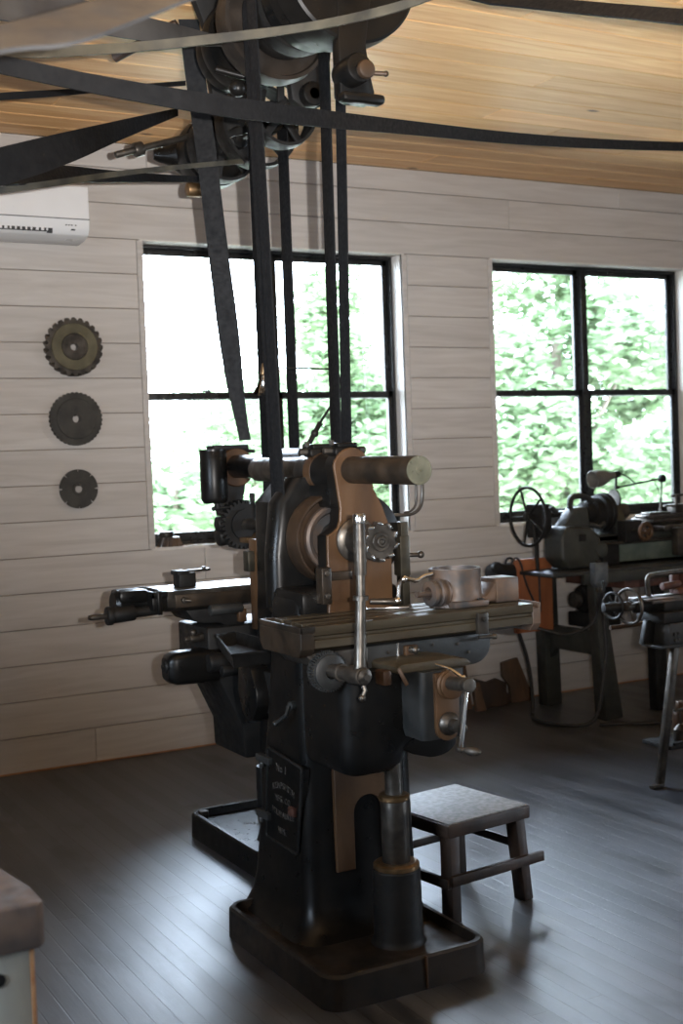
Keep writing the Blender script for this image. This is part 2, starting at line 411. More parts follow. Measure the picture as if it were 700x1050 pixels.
def make_wall(name, length, holes, tf, seed, base_n):
    """wall in local axes: x along, z up, room on the -y side"""
    t = MB(); plank_rows(t, length, ZC, holes, seed)
    for hx0, hx1, hz0, hz1 in holes:   # narrow vertical boards beside each opening
        k0 = math.floor(hz0 / H + .1) * H
        for x0, x1 in ((hx0 - .034, hx0), (hx1, hx1 + .034)):
            t.box((x0, .0005, k0 + .002), (x1, .02, hz1 - .001), bev=.0015, seg=1)
    w = struct(t.build(name, 'wall', None, tf))
    # sheathing behind the boards, with the openings left free
    t = MB(); xs = sorted(holes); x = 0
    for hx0, hx1, hz0, hz1 in xs:
        t.box((x, .012, 0), (hx0 - .02, .19, ZC)); t.box((hx0 - .02, .012, 0), (hx1 + .02, .19, hz0 - .02)); t.box((hx0 - .02, .012, hz1 + .02), (hx1 + .02, .19, ZC)); x = hx1 + .02
    t.box((x, .012, 0), (length, .19, ZC))
    b = t.build('wall_sheathing', 'wallback', w, tf)
    return w

def make_window(n, hole, tf, portal=True):
    x0, x1, z0, z1 = hole
    org = tf @ Vector(((x0 + x1) / 2, .1, z0))
    e = bpy.data.objects.new('window_%d' % n, None); COL.objects.link(e); e.location = org; ORG[e.name] = Vector(org); e['kind'] = 'structure'
    d = .115; D = .19
    t = MB()   # white reveal boards
    t.box((x0 - .019, 0.001, z0 - .018), (x0, D, z1)); t.box((x1, 0.001, z0 - .018), (x1 + .019, D, z1))
    t.box((x0 - .019, 0.001, z1), (x1 + .019, D, z1 + .019), bev=.001)
    t.build('window_reveal', 'wallv', e, tf)
    t = MB(); t.box((x0, -.001, z0 - .018), (x1, D, z0), bev=.002); t.build('window_sill', 'wallv', e, tf)
    t = MB(); a = .016
    t.box((x0, d, z0), (x0 + a, D, z1), .002); t.box((x1 - a, d, z0), (x1, D, z1), .002)
    t.box((x0, d, z1 - a), (x1, D, z1), .002); t.box((x0, d, z0), (x1, D, z0 + a), .002)
    xm = (x0 + x1) / 2
    t.box((xm - .022, d - .004, z0), (xm + .022, D, z1), .003)
    t.build('window_frame', 'frame', e, tf)
    zr = 1.932
    for u0, u1 in ((x0 + a, xm - .022), (xm + .022, x1 - a)):
        s = .030
        for zz0, zz1, yy, b0, b1 in ((zr - .02, z1 - a, .155, .036, .032), (z0 + a, zr + .022, .128, .052, .038)):
            t = MB()
            t.box((u0, yy, zz0), (u0 + s, yy + .026, zz1), .002); t.box((u1 - s, yy, zz0), (u1, yy + .026, zz1), .002)
            t.box((u0, yy, zz0), (u1, yy + .026, zz0 + b0), .002); t.box((u0, yy, zz1 - b1), (u1, yy + .026, zz1), .002)
            sh = t.build('window_sash', 'frame', e, tf)
            t = MB(); t.box((u0 + s - .002, yy + .010, zz0 + b0 - .002), (u1 - s + .002, yy + .014, zz1 - b1 + .002)); t.build('pane', 'glass', sh, tf)
        t = MB(); xc = (u0 + u1) / 2
        t.cyl((xc, .14, zr + .02), (xc, .14, zr + .030), .018, bev=.002, seg=16); t.box((xc - .035, .13, zr + .024), (xc + .012, .142, zr + .036), .003)
        t.build('sash_lock', 'frame', e, tf)
    if portal:
        l = bpy.data.lights.new('daylight_portal', 'AREA'); l.shape = 'RECTANGLE'; l.size = x1 - x0; l.size_y = z1 - z0
        l.cycles.is_portal = True
        lo = bpy.data.objects.new('daylight_portal', l); COL.objects.link(lo)
        lo.matrix_world = tf @ Matrix.Translation((xm, .2, (z0 + z1) / 2)) @ Matrix.Rotation(-PI / 2, 4, 'X')
    return e

TB = Matrix.Translation((XL, 0, 0))
L_ = XR - XL
hb = [(W1[0] - XL, W1[1] - XL, W1[2], W1[3]), (W2[0] - XL, W2[1] - XL, W2[2], W2[3])]
make_wall('wall_back', L_, hb, TB, 3, 0)
for i, h_ in enumerate(hb): make_window(i + 1, h_, TB)
# right wall (room on its -x side): local x runs toward -y
TR = Matrix.Translation((XR, 0, 0)) @ Matrix.Rotation(-PI / 2, 4, 'Z')
hr = [(6.3, 7.9, 1.112, 2.757)]  # unseen window, added to light the right side from the front
make_wall('wall_right', -YF, hr, TR, 5, 0)
TL = Matrix.Translation((XL, YF, 0)) @ Matrix.Rotation(PI / 2, 4, 'Z')
hl = [(3.9, 5.5, 1.112, 2.757)]
make_wall('wall_left', -YF, hl, TL, 8, 0)
TF_ = Matrix.Translation((XR, YF, 0)) @ Matrix.Rotation(PI, 4, 'Z')
hf = []
make_wall('wall_front', L_, hf, TF_, 11, 0)
k = 3
for tf, hs in ((TR, hr), (TL, hl), (TF_, hf)):
    for h_ in hs: make_window(k, h_, tf); k += 1
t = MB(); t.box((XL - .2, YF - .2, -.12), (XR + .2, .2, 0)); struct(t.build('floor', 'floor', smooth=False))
t = MB(); i = 0; rnd = random.Random(4)
y = 0
while y > YF:
    cuts = [XL]; x = XL + rnd.uniform(1, 4)
    while x < XR - .8: cuts.append(x); x += rnd.uniform(2.6, 4.6)
    cuts.append(XR)
    for c0, c1 in zip(cuts, cuts[1:]): t.box((c0 + .0008, y - H + .0022, ZC), (c1 - .0008, y - .0022, ZC + .02), bev=.0035, seg=1)
    y -= H
struct(t.build('ceiling', 'ceiling'))
t = MB(); t.box((XL - .2, YF - .2, ZC + .015), (XR + .2, .2, ZC + .14)); o = t.build('ceiling_deck', 'darkgap', bpy.data.objects['ceiling'])
t = MB(); t.box((XL, -.006, 0), (XR, 0, .008), .002); struct(t.build('trim_1', 'shingle'))

# ------------------------------------------------------------------ milling machine in front
VX = 1.935      # spindle and overarm axis, x
ml = thing('milling_machine', 'black and brown milling machine nearest the viewer, round overarm pointing forward', 'milling machine', (1.87, -3.0, 0), 'belt driven milling machines')
bs = tray_base('base', 1.592, 2.148, -3.375, -2.625, ml)
t = MB(); t.box((1.91, -3.379, .004), (1.918, -3.37, .099), .002); t.build('base_joint', 'brown', bs)
# column body: flared foot, tapering to the rear as it rises
t = MB()
secs = []
for z, x0, x1, y0, y1, r in ((.068, 1.665, 2.175, -3.08, -2.54, .09), (.085, 1.685, 2.155, -3.055, -2.55, .08), (.12, 1.71, 2.14, -3.025, -2.56, .065), (.18, 1.724, 2.135, -3.004, -2.575, .055),
                             (.40, 1.73, 2.13, -2.996, -2.625, .05), (.70, 1.735, 2.125, -2.992, -2.69, .05), (.95, 1.738, 2.12, -2.985, -2.735, .05), (1.10, 1.74, 2.12, -2.98, -2.75, .045), (1.125, 1.75, 2.11, -2.96, -2.755, .04)):
    secs.append(rrect(x0, x1, y0, y1, r, z, 6))
t.loft(secs); t.build('column', 'black', ml)
# rear upright with rounded front, carrying the overarm housing
t = MB()
t.loft([rrect(1.74, 2.12, -2.80, -2.71, .04, 1.08, 5), rrect(1.742, 2.115, -2.80, -2.705, .04, 1.25, 5), rrect(1.765, 2.10, -2.80, -2.70, .04, 1.42, 5), rrect(1.83, 2.04, -2.79, -2.70, .04, 1.50, 5)])
t.box((1.748, -2.985, 1.06), (2.10, -2.72, 1.15), .02)
t.build('rear_upright', 'black', ml)
t = MB()
t.lathe([(.046, 0), (.058, .004), (.062, .012), (.062, .235), (.058, .243), (.046, .243)], (VX, -2.94, 1.515), (0, 1, 0), 40, closed=True)
t.box((VX - .05, -2.93, 1.40), (VX + .05, -2.71, 1.48), .015)
hs_ = t.build('overarm_housing', 'black', ml)
t = MB(); t.ring((VX, -2.80, 1.515), (0, 1, 0), .0628, .05, .05); t.build('housing_band', 'brown', hs_)
for y0 in (-2.78, -2.95):    # clamp lugs with bolts
    t = MB(); t.box((VX - .048, y0 - .03, 1.565), (VX + .048, y0 + .03, 1.592), .008); t.box((VX - .036, y0 - .026, 1.59), (VX + .036, y0 + .026, 1.607), .006)
    c = t.build('clamp', 'black', ml)
    t = MB(); t.cyl((VX - .075, y0, 1.582), (VX + .075, y0, 1.582), .011, seg=6, bev=.002); t.cyl((VX - .05, y0 - .01, 1.6), (VX - .05, y0 - .01, 1.615), .009, seg=6); t.build('clamp_bolt', 'steeldark', c)
# front cheek of the column with the dovetail slide
pl = [(1.832, 1.02), (1.838, 1.318), (1.856, 1.326), (1.875, 1.34), (1.884, 1.362), (1.888, 1.40), (1.872, 1.515)]
pl += [(VX + .068 * math.cos(math.radians(a)), 1.515 + .075 * math.sin(math.radians(a))) for a in range(165, 4, -12)]
pl += [(2.010, 1.455), (2.040, 1.40), (2.062, 1.34), (2.068, 1.30), (2.066, 1.02)]
t = MB(); t.prism(pl, 'y', -3.0, -2.985, .003, 1); t.build('face_plate', 'brown', ml)
t = MB(); t.prism([(x + (.004 if x < VX else -.004), z) for x, z in pl], 'y', -2.985, -2.925, .003, 1); t.build('front_cheek', 'black', ml)
# lower slide with the arched cut-out
ar = [(1.824, .262), (1.824, .99), (2.052, .99), (2.052, .262), (1.995, .262), (1.995, .44)] + arc(1.9425, .44, .0525, 0, 180, 12)[1:] + [(1.890, .262)]
t = MB(); t.prism(ar, 'y', -3.012, -2.99, .002, 1); t.build('lower_slide', 'brown', ml)
# overarm
t = MB(); t.cyl((VX, -3.392, 1.515), (VX, -2.30, 1.528), .0425, seg=48, bev=.003); oa = t.build('overarm', 'darksteel2', ml)
t = MB(); t.lathe([(0, .0012), (.004, .0015), (.0045, .003), (.012, .003), (.0125, .002), (.036, .002), (.0365, .003), (.0415, .003), (.0425, 0), (0, 0)], (VX, -3.3915, 1.515), (0, -1, 0), 48); t.build('end_face', 'endface', oa)
# stepped drive pulley and its grey ring, gear guard at the right
t = MB(); t.lathe([(.03, 0), (.140, 0), (.147, .006), (.147, .078), (.144, .083), (.137, .083), (.133, .078), (.128, .055), (.03, .050)], (VX, -2.80, 1.30), (0, -1, 0), 64, closed=True)
dp = t.build('drive_pulley', 'pulleybrown', ml)
t = MB(); t.lathe([(.03, 0), (.108, 0), (.110, .004), (.108, .020), (.100, .026), (.088, .022), (.080, .008), (.03, .006)], (VX, -2.856, 1.30), (0, -1, 0), 56, closed=True); t.build('pulley_ring', 'castgrey', dp)
t = MB(); t.cyl((VX, -2.72, 1.30), (VX, -3.0, 1.30), .052, bev=.004); t.build('spindle', 'black2', ml)
gg = arc(1.985, 1.30, .145, -60, 95, 18) + [(1.95, 1.40), (1.95, 1.20)]
t = MB(); t.prism(gg, 'y', -2.955, -2.90, .008, 2); t.build('gear_guard', 'black', ml)
t = MB(); t.tube([(2.09, -2.93, 1.368), (2.15, -2.95, 1.365), (2.185, -2.95, 1.368), (2.212, -2.95, 1.385), (2.222, -2.95, 1.42), (2.222, -2.95, 1.475)], .006, smooth=2)
t.tube([(2.15, -2.95, 1.373), (2.18, -2.95, 1.378), (2.198, -2.95, 1.40), (2.198, -2.95, 1.47)], .004, smooth=2)
t.build('oil_pipe', 'steeldark', ml)
t = MB(); t.box((2.120, -2.975, 1.05), (2.147, -2.935, 1.345), .003); t.box((2.113, -2.978, 1.17), (2.15, -2.932, 1.30), .004)
gb = t.build('gib_bar', 'olive', ml)
t = MB(); t.cyl((2.14, -2.96, 1.235), (2.185, -2.98, 1.235), .007, bev=.002); t.sph((2.188, -2.981, 1.235), .012); t.build('gib_knob', 'steeldark', gb)
# strap and bracket across the face plate
t = MB(); t.box((1.797, -3.03, 1.108), (1.832, -2.985, 1.222), .005); t.box((1.832, -3.012, 1.178), (1.915, -2.998, 1.206), .003)
br = t.build('stop_bracket', 'darksteel2', ml)
for z in (1.205, 1.135):
    t = MB(); t.cyl((1.812, -3.028, z), (1.812, -3.040, z), .009, seg=12, bev=.002); t.build('stop_bolt', 'steeldark', br)
# spindle nose with a face cutter
t = MB(); t.lathe([(0, 0), (.066, 0), (.070, .004), (.070, .014), (.064, .02), (.050, .024), (.046, .05), (.034, .055), (.034, .12), (0, .12)], (VX, -3.0, 1.30), (0, -1, 0), 48); sn = t.build('spindle_nose', 'steel', ml)
t = MB(); t.gear((VX, -3.145, 1.30), (0, -1, 0), .062, .050, .032, 10, bore=.012, skew=.12); t.ring((VX, -3.160, 1.30), (0, -1, 0), .030, .019, .012); fc = t.build('face_cutter', 'steeldark', ml)
t = MB()
for k in range(10):
    a = 2 * PI * k / 10 + .35; c = Vector((VX + .055 * math.cos(a), -3.160, 1.30 + .055 * math.sin(a)))
    t.box(c - Vector((.004, .004, .009)), c + Vector((.004, .004, .009)), .001, rot=Matrix.Rotation(-a + .5, 4, 'Y'))
t.build('cutter_insert', 'chrome', fc)
t = MB(); t.ring((VX, -3.168, 1.30), (0, -1, 0), .017, .009, .006); t.box((VX - .006, -3.17, 1.294), (VX + .006, -3.16, 1.306), .001); t.build('draw_bolt', 'steeldark', fc)
# table
TX0, TX1, TY0, TY1 = 1.600, 2.452, -3.262, -2.985
t = MB()
prof = [(TY0, 1.078), (TY0, 1.052), (TY0 + .004, 1.050), (TY0 + .010, 1.048), (TY0 + .010, 1.040), (TY0 + .002, 1.037), (TY0 + .002, 1.014), (TY0 + .05, 1.010), (TY0 + .07, .996), (TY1 - .07, .996), (TY1 - .05, 1.01), (TY1, 1.014), (TY1, 1.078)]
n = 3; ys = [TY1 - (TY1 - TY0) * (k + 1) / (n + 1) for k in range(n)]
for yc in ys: prof += [(yc + .008, 1.078), (yc + .008, 1.064), (yc + .015, 1.064), (yc + .015, 1.050), (yc - .015, 1.050), (yc - .015, 1.064), (yc - .008, 1.064), (yc - .008, 1.078)]
t.prism(prof, 'x', TX0 + .045, TX1 - .03, .0012, 1)
tb = t.build('table', 'oliveedge', ml)
t = MB()
ep = [(TY0, 1.078), (TY0, 1.014), (TY0 + .02, .99), (TY1 - .02, .99), (TY1, 1.014), (TY1, 1.078)]
t.prism([(y, z if z < 1.07 else 1.062) for y, z in ep], 'x', TX0, TX0 + .046, .002, 1)
t.box((TX0, TY0, 1.06), (TX0 + .008, TY1, 1.080), .002); t.box((TX0, TY0, 1.06), (TX0 + .05, TY0 + .012, 1.080), .002); t.box((TX0, TY1 - .012, 1.06), (TX0 + .05, TY1, 1.080), .002)
t.build('table_end', 'darksteel2', tb)
t = MB(); t.prism([(y, z if z < 1.07 else 1.064) for y, z in ep], 'x', TX1 - .031, TX1, .002, 1)
t.box((TX1 - .008, TY0, 1.06), (TX1, TY1, 1.081), .002); t.box((TX1 - .13, TY1 - .012, 1.074), (TX1, TY1, 1.081), .002)
t.build('table_end', 'castgrey', tb)
t = MB(); t.box((2.203, TY0 - .012, 1.002), (2.243, TY0 + .004, 1.068), .003); t.cyl((2.225, TY0 - .010, 1.048), (2.225, TY0 - .02, 1.048), .008, seg=6, bev=.001); dg = t.build('feed_dog', 'steeldark', tb)
t = MB(); t.cyl((2.21, TY0 + .0, .992), (2.27, TY0 - .005, .99), .006); t.cyl((2.262, TY0, .99), (2.275, TY0 - .006, .99), .009, bev=.002); t.build('trip_pin', 'steel', dg)
t = MB(); t.box((1.80, TY0 - .004, 1.078), (1.835, TY0 + .004, 1.083), .001); t.build('scale_mark', 'chrome', tb)
# saddle under the table, with a rounded right end
sd = [(1.80, .935), (1.80, 1.0), (2.275, 1.0), (2.275, .975)] + [(2.205 + .07 * math.cos(math.radians(a)), .965 + .06 * math.sin(math.radians(a))) for a in range(0, -91, -10)] + [(2.10, .905), (1.90, .905)]
t = MB(); t.prism(sd, 'y', -3.235, -3.02, .006, 2); sdo = t.build('saddle', 'greyblue', ml)
for x, z in ((1.99, .985), (2.06, .982), (2.15, .975), (2.19, .945), (1.90, .975)):
    t = MB(); t.cyl((x, -3.234, z), (x, -3.240, z), .005, seg=12, bev=.001); t.build('saddle_screw', 'steeldark', sdo)
t = MB(); t.box((1.955, -3.25, .925), (2.0, -3.232, .99), .004); t.build('saddle_lug', 'brown', sdo)
t = MB(); t.cyl((1.975, -3.235, .978), (1.975, -3.262, .978), .011, bev=.002, seg=16); t.sph((1.978, -3.268, .978), .013); t.build('lock_bolt', 'steel', sdo)
t = MB(); t.cyl((1.935, -3.238, .915), (1.935, -3.238, 1.0), .0045); t.build('lock_rod', 'chrome', sdo)
t = MB()
t.prism([(1.70, 1.0), (1.62, .998), (1.66, .955), (1.83, .925), (1.83, 1.0)], 'y', -3.245, -3.03, .006); t.build('table_bracket', 'steeldark', ml)
# knee
t = MB()
def krow(z, x0, x1, y0, r): return rrect(x0, x1, y0, -2.985, r, z, 6)
t.loft([krow(.625, 1.76, 1.87, -3.255, .02), krow(.635, 1.735, 1.90, -3.285, .05), krow(.655, 1.722, 1.925, -3.298, .06), krow(.69, 1.717, 1.935, -3.302, .065), krow(.73, 1.716, 1.98, -3.303, .065), krow(.76, 1.716, 2.09, -3.303, .065),
        krow(.90, 1.716, 2.12, -3.303, .065), krow(.935, 1.716, 2.12, -3.303, .065)])
kn = t.build('knee', 'black', ml)
t = MB(); t.prism([(1.90, .70), (2.12, .76), (2.12, .72)] + [(2.03 + .075 * math.cos(math.radians(a)), .69 + .04 * math.sin(math.radians(a))) for a in range(20, -120, -14)] + [(1.955, .668)], 'y', -3.28, -3.24, .005); t.build('knee_apron', 'black', kn)
t = MB(); t.loft([rrect(1.912, 2.055, -3.405, -3.28, .018, .735, 4), rrect(1.905, 2.06, -3.412, -3.28, .02, .76, 4), rrect(1.905, 2.06, -3.412, -3.28, .02, .935, 4)]); gbx = t.build('feed_box', 'greyblue', ml)
t = MB(); fp = arc(1.985, .772, .040, 180, 360, 10) + [(2.025, .93)] + [(1.945, .93)]
t.prism(fp, 'y', -3.425, -3.408, .003); t.build('feed_plate', 'brown', gbx)
t = MB(); t.lathe([(0, 0), (.040, 0), (.043, .005), (.043, .014), (.038, .018), (.038, .024), (.041, .026), (.041, .032), (.034, .036), (0, .036)], (1.985, -3.424, .898), (0, -1, 0)); t.build('dial', 'brown', gbx)
t = MB(); t.lathe([(0, 0), (.034, 0), (.034, .008), (.026, .02), (.018, .024), (.018, .05), (0, .05)], (1.985, -3.424, .782), (0, -1, 0)); t.cyl((2.0, -3.47, .775), (2.0, -3.485, .775), .011, bev=.003); t.build('lower_boss', 'steeldark', gbx)
t = MB(); t.cyl((1.975, -3.455, .905), (1.972, -3.535, .912), .020, bev=.003); t.cyl((1.972, -3.535, .912), (1.971, -3.562, .913), .021, bev=.003); t.build('crank_hub', 'steel', gbx)
t = MB(); t.bar((1.966, -3.552, .915), (1.925, -3.57, .738), .014, .012, .003, up=(0, 1, 0)); t.build('crank_arm', 'chrome', gbx)
t = MB(); t.lathe([(0, -.004), (.009, 0), (.010, .008), (.006, .014), (.006, .018), (.011, .026), (.014, .040), (.012, .056), (.006, .066), (0, .068)], (1.924, -3.566, .742), (.5, -.85, -.05), 24); t.build('crank_handle', 'steeldark', gbx)
t = MB(); t.tube([(1.965, -3.40, .952), (1.975, -3.46, .945), (1.985, -3.50, .928)], .005); t.sph((1.987, -3.505, .925), .009); t.build('lock_lever', 'chrome', gbx)
t = MB(); t.prism([(1.845, .935), (1.845, .954), (1.86, .961), (2.04, .963), (2.08, .956), (2.095, .945), (2.095, .935)], 'y', -3.385, -3.03, .004); t.build('knee_top', 'oliveedge', ml)
t = MB(); t.box((1.80, -3.38, .905), (1.828, -3.33, .948), .005); t.bar((1.842, -3.395, .952), (1.862, -3.405, .905), .004, .012, .001); t.build('wiper_block', 'brown', ml)
# feed gear, shaft and the long upright lever
GX = 1.683
t = MB(); t.gear((GX - .004, -3.27, .948), (0, -1, 0), .060, .052, .024, 44, bore=.02); t.lathe([(.02, 0), (.045, 0), (.050, .004), (.05, .018), (.036, .024), (.02, .024)], (GX - .004, -3.275, .948), (0, -1, 0), 40, closed=True); t.lathe([(.052, 0), (.052, .02), (.035, .035), (.02, .035), (.02, 0)], (GX - .004, -3.262, .948), (0, 1, 0), 40, closed=True)
gr = t.build('feed_gear', 'greyblue', ml)
t = MB(); t.cyl((GX - .004, -3.20, .95), (GX, -3.46, .958), .020, bev=.002); t.cyl((GX, -3.34, .954), (GX, -3.356, .954), .026, bev=.003); t.cyl((GX, -3.40, .956), (GX, -3.475, .96), .026, bev=.004); t.build('lever_shaft', 'steeldark', gr)
t = MB(); t.lathe([(0, 0), (.020, 0), (.022, .004), (.020, .012), (.009, .016), (.009, .022), (0, .022)], (GX, -3.47, .960), (0, -1, 0)); t.build('pivot_bolt', 'steel', gr)
hl_ = []
t = MB(); t.lathe([(0, -.012), (.019, -.008), (.022, .004), (.0165, .03), (.0165, .10), (.0145, .16), (.0135, .205), (0, .205)], (GX, -3.452, .962), (.055, 0, .998), 28); lv = t.build('feed_lever', 'steel', gr)
t = MB(); t.lathe([(0, 0), (.0215, 0), (.0215, .012), (0, .012)], (GX + .0115, -3.452, 1.166), (.03, 0, 1), 28); t.lathe([(0, .012), (.0125, .012), (.0125, .072), (0, .072)], (GX + .0115, -3.452, 1.166), (.03, 0, 1), 28); t.build('lever_collar', 'steel', lv)
t = MB(); t.lathe([(0, 0), (.0165, 0), (.0175, .05), (.0180, .13), (.0155, .145), (0, .145)], (GX + .0137, -3.452, 1.236), (.012, 0, 1), 28); t.build('lever_grip', 'steeldark', lv)
t = MB(); t.lathe([(0, 0), (.018, 0), (.0185, .004), (.0185, .020), (.016, .026), (0, .027)], (GX + .0155, -3.452, 1.378), (.012, 0, 1), 28); t.build('lever_cap', 'chrome', lv)
t = MB(); t.tube([(GX, -3.462, .945), (GX + .004, -3.47, .92), (GX - .004, -3.47, .905)], .007); t.sph((GX - .005, -3.47, .900), .0105); t.build('lever_tail', 'steel', lv)
# elevating screw
SX, SY = 1.950, -3.16
t = MB(); t.lathe([(0, 0), (.088, 0), (.080, .008), (.0765, .02), (.0735, .225), (.070, .230), (0, .230)], (SX, SY, .068), seg=48); es = t.build('screw_housing', 'black2', ml)
t = MB(); t.lathe([(0, 0), (.068, 0), (.071, .004), (.071, .016), (.062, .022), (0, .022)], (SX, SY, .296), seg=48); t.build('housing_collar', 'brass', es)
t = MB(); t.cyl((SX, SY, .315), (SX, SY, .515), .043, seg=40, bev=.002); t.build('outer_sleeve', 'steeldark', es)
t = MB(); t.lathe([(0, 0), (.046, 0), (.048, .003), (.048, .014), (.042, .019), (0, .019)], (SX, SY, .508), seg=40); t.build('sleeve_collar', 'brass', es)
t = MB(); t.cyl((SX, SY, .52), (SX, SY, .72), .027, seg=32); t.build('lift_screw', 'steel', es)
# door in the left side of the column
PX = 1.7285
dq = [(-2.712, .335), (-2.745, .617), (-2.755, .626), (-2.985, .604), (-2.992, .595), (-2.945, .330), (-2.935, .320), (-2.72, .325)]
t = MB(); t.prism(dq, 'x', PX - .006, PX + .02, .002, 1); dr = t.build('access_door', 'black', ml)
t = MB(); m_ = len(dq)
t.tube([(PX - .006, y, z) for y, z in dq], .0055, seg=8, closed=True); t.build('door_frame', 'black2', dr)
for z in (.585, .398):
    t = MB(); t.box((PX - .022, -2.78 if z > .5 else -2.755, z - .013), (PX + .002, -2.68 if z > .5 else -2.665, z + .011), .004); t.cyl((PX - .014, -2.715 if z > .5 else -2.695, z - .030), (PX - .014, -2.715 if z > .5 else -2.695, z - .012), .011, bev=.003)
    t.build('door_hinge', 'greyblue', dr)
def text_mesh(s, size, arch=0.0):
    cu = bpy.data.curves.new('lettering', 'FONT'); cu.body = s; cu.size = size; cu.extrude = .0012; cu.align_x = 'CENTER'; cu.align_y = 'CENTER'; cu.space_character = 1.15
    o = bpy.data.objects.new('tmp', cu); COL.objects.link(o)
    bpy.context.view_layer.update()
    me = bpy.data.meshes.new_from_object(o.evaluated_get(bpy.context.evaluated_depsgraph_get()))
    bpy.data.objects.remove(o)
    for v in me.vertices: v.co.y -= arch * v.co.x ** 2
    return me
TM = Matrix(((0, 0, -1, 0), (-1, 0, 0, 0), (0, 1, 0, 0), (0, 0, 0, 1)))
def put_text(s, size, y, z, arch=0, sh=-.10):
    me = text_mesh(s, size, arch)
    o = bpy.data.objects.new('door_lettering', me); COL.objects.link(o); me.materials.append(M['letter'])
    shear = Matrix(((1, 0, 0, 0), (sh, 1, 0, 0), (0, 0, 1, 0), (0, 0, 0, 1)))
    me.transform(Matrix.Translation((PX - .007, y, z)) @ TM @ Matrix.Diagonal((1, 1.1, 1, 1)) )
    me.transform(Matrix.Translation(-ORG[dr.name])); o.parent = dr
put_text('No 1', .032, -2.845, .572)
put_text('KEMPSMITH', .027, -2.855, .518, arch=2.2)
put_text('MFG. CO.', .025, -2.850, .472)
put_text('MILWAUKEE', .025, -2.845, .422, arch=-1.2)
put_text('WIS.', .027, -2.835, .368)
t = MB(); t.box((PX - .02, -2.945, .440), (PX - .004, -2.905, .468), .004); t.build('door_latch', 'rust', dr)
# small handle on the column side
t = MB(); t.cyl((1.74, -2.93, .79), (1.715, -2.935, .79), .014, bev=.003); t.tube([(1.712, -2.935, .79), (1.70, -2.945, .765), (1.685, -2.90, .735)], .007); t.sph((1.683, -2.897, .733), .010); t.build('clamp_handle', 'greyblue', ml)
# belt guard and drip tray at the left rear
t = MB(); lens = [(-2.60, .90), (-2.66, .87), (-2.70, .80), (-2.70, .75), (-2.66, .70), (-2.62, .685), (-2.575, .72), (-2.545, .79), (-2.555, .86)]
t.prism(lens, 'x', 1.71, 1.78, .008); t.build('belt_guard', 'black', ml)
t = MB(); t.box((1.755, -2.74, .72), (1.775, -2.60, .86), .004); t.build('guard_bracket', 'black2', ml)
t = MB(); tr = [(1.645, -2.665), (1.795, -2.18), (1.885, -2.15), (1.885, -2.66)]
tc_ = (sum(x for x, y in tr) / 4, sum(y for x, y in tr) / 4); sk = lambda f, z: [(tc_[0] + (x - tc_[0]) * f, tc_[1] + (y - tc_[1]) * f, z) for x, y in tr]
t.loft([sk(.90, .878), sk(1.0, .925), sk(.965, .925), sk(.86, .886)]); t.tube([(x, y, .925) for x, y in tr], .0045, closed=True, seg=8); t.build('drip_tray', 'black2', ml)
t = MB(); t.bar((1.86, -2.50, .90), (1.80, -2.74, .84), .03, .02, .003); t.build('tray_bracket', 'black2', ml)

# ------------------------------------------------------------------ second milling machine, back to back with the first
m2 = thing('milling_machine', 'black milling machine farther back, its table reaching out to the left', 'milling machine', (2.19, -1.9, 0), 'belt driven milling machines')
tray_base('base', 1.912, 2.47, -2.245, -1.500, m2, m='black')
t = MB(); t.cyl((1.965, -1.56, .07), (1.965, -1.56, .104), .022, bev=.003, seg=6); t.build('base_bolt', 'steeldark', m2)
t = MB()
t.loft([rrect(2.02, 2.40, -2.36, -1.92, .06, .068, 5), rrect(2.04, 2.38, -2.32, -1.95, .05, .16, 5), rrect(2.045, 2.375, -2.26, -1.96, .05, .9, 5), rrect(2.05, 2.37, -2.24, -1.97, .05, 1.40, 5), rrect(2.12, 2.30, -2.23, -1.98, .04, 1.47, 5)])
t.build('column', 'black', m2)
t = MB(); t.box((2.048, -2.01, .90), (2.33, -1.935, 1.255), .004); t.build('face_plate', 'brown', m2)
t = MB(); t.box((2.020, -1.99, 1.13), (2.05, -1.94, 1.21), .004); t.build('stop_bracket', 'olive', m2)
OX = 2.20
t = MB(); t.cyl((OX, -2.30, 1.53), (OX, -1.42, 1.54), .049, seg=44, bev=.003); t.build('overarm', 'black', m2)
t = MB(); t.lathe([(.048, 0), (.07, 0), (.074, .006), (.074, .30), (.07, .306), (.048, .306)], (OX, -2.25, 1.53), (0, 1, 0), 40, closed=True); t.box((OX - .055, -2.24, 1.40), (OX + .055, -1.96, 1.49), .015); t.build('overarm_housing', 'black', m2)
# arbor support bracket with brown machined ring
sb = [(OX - .105, 1.605), (OX - .095, 1.625), (OX + .055, 1.625), (OX + .066, 1.60), (OX + .068, 1.55)] + [(OX + .085 * math.cos(math.radians(a)), 1.54 + .085 * math.sin(math.radians(a))) for a in range(-10, -70, -12)] + [(OX + .03, 1.40), (OX + .03, 1.33), (OX - .07, 1.33), (OX - .085, 1.40)]
t = MB(); t.prism(sb, 'y', -1.50, -1.43, .004); ab = t.build('arbor_support', 'black2', m2)
t = MB(); t.ring((OX, -1.503, 1.535), (0, 1, 0), .082, .046, .02, bev=.004); t.build('support_ring', 'brown', ab)
t = MB(); t.cyl((OX + .03, -1.50, 1.608), (OX + .09, -1.50, 1.602), .008, seg=8); t.box((OX - .10, -1.51, 1.612), (OX + .06, -1.42, 1.632), .004); t.build('support_clamp', 'black2', ab)
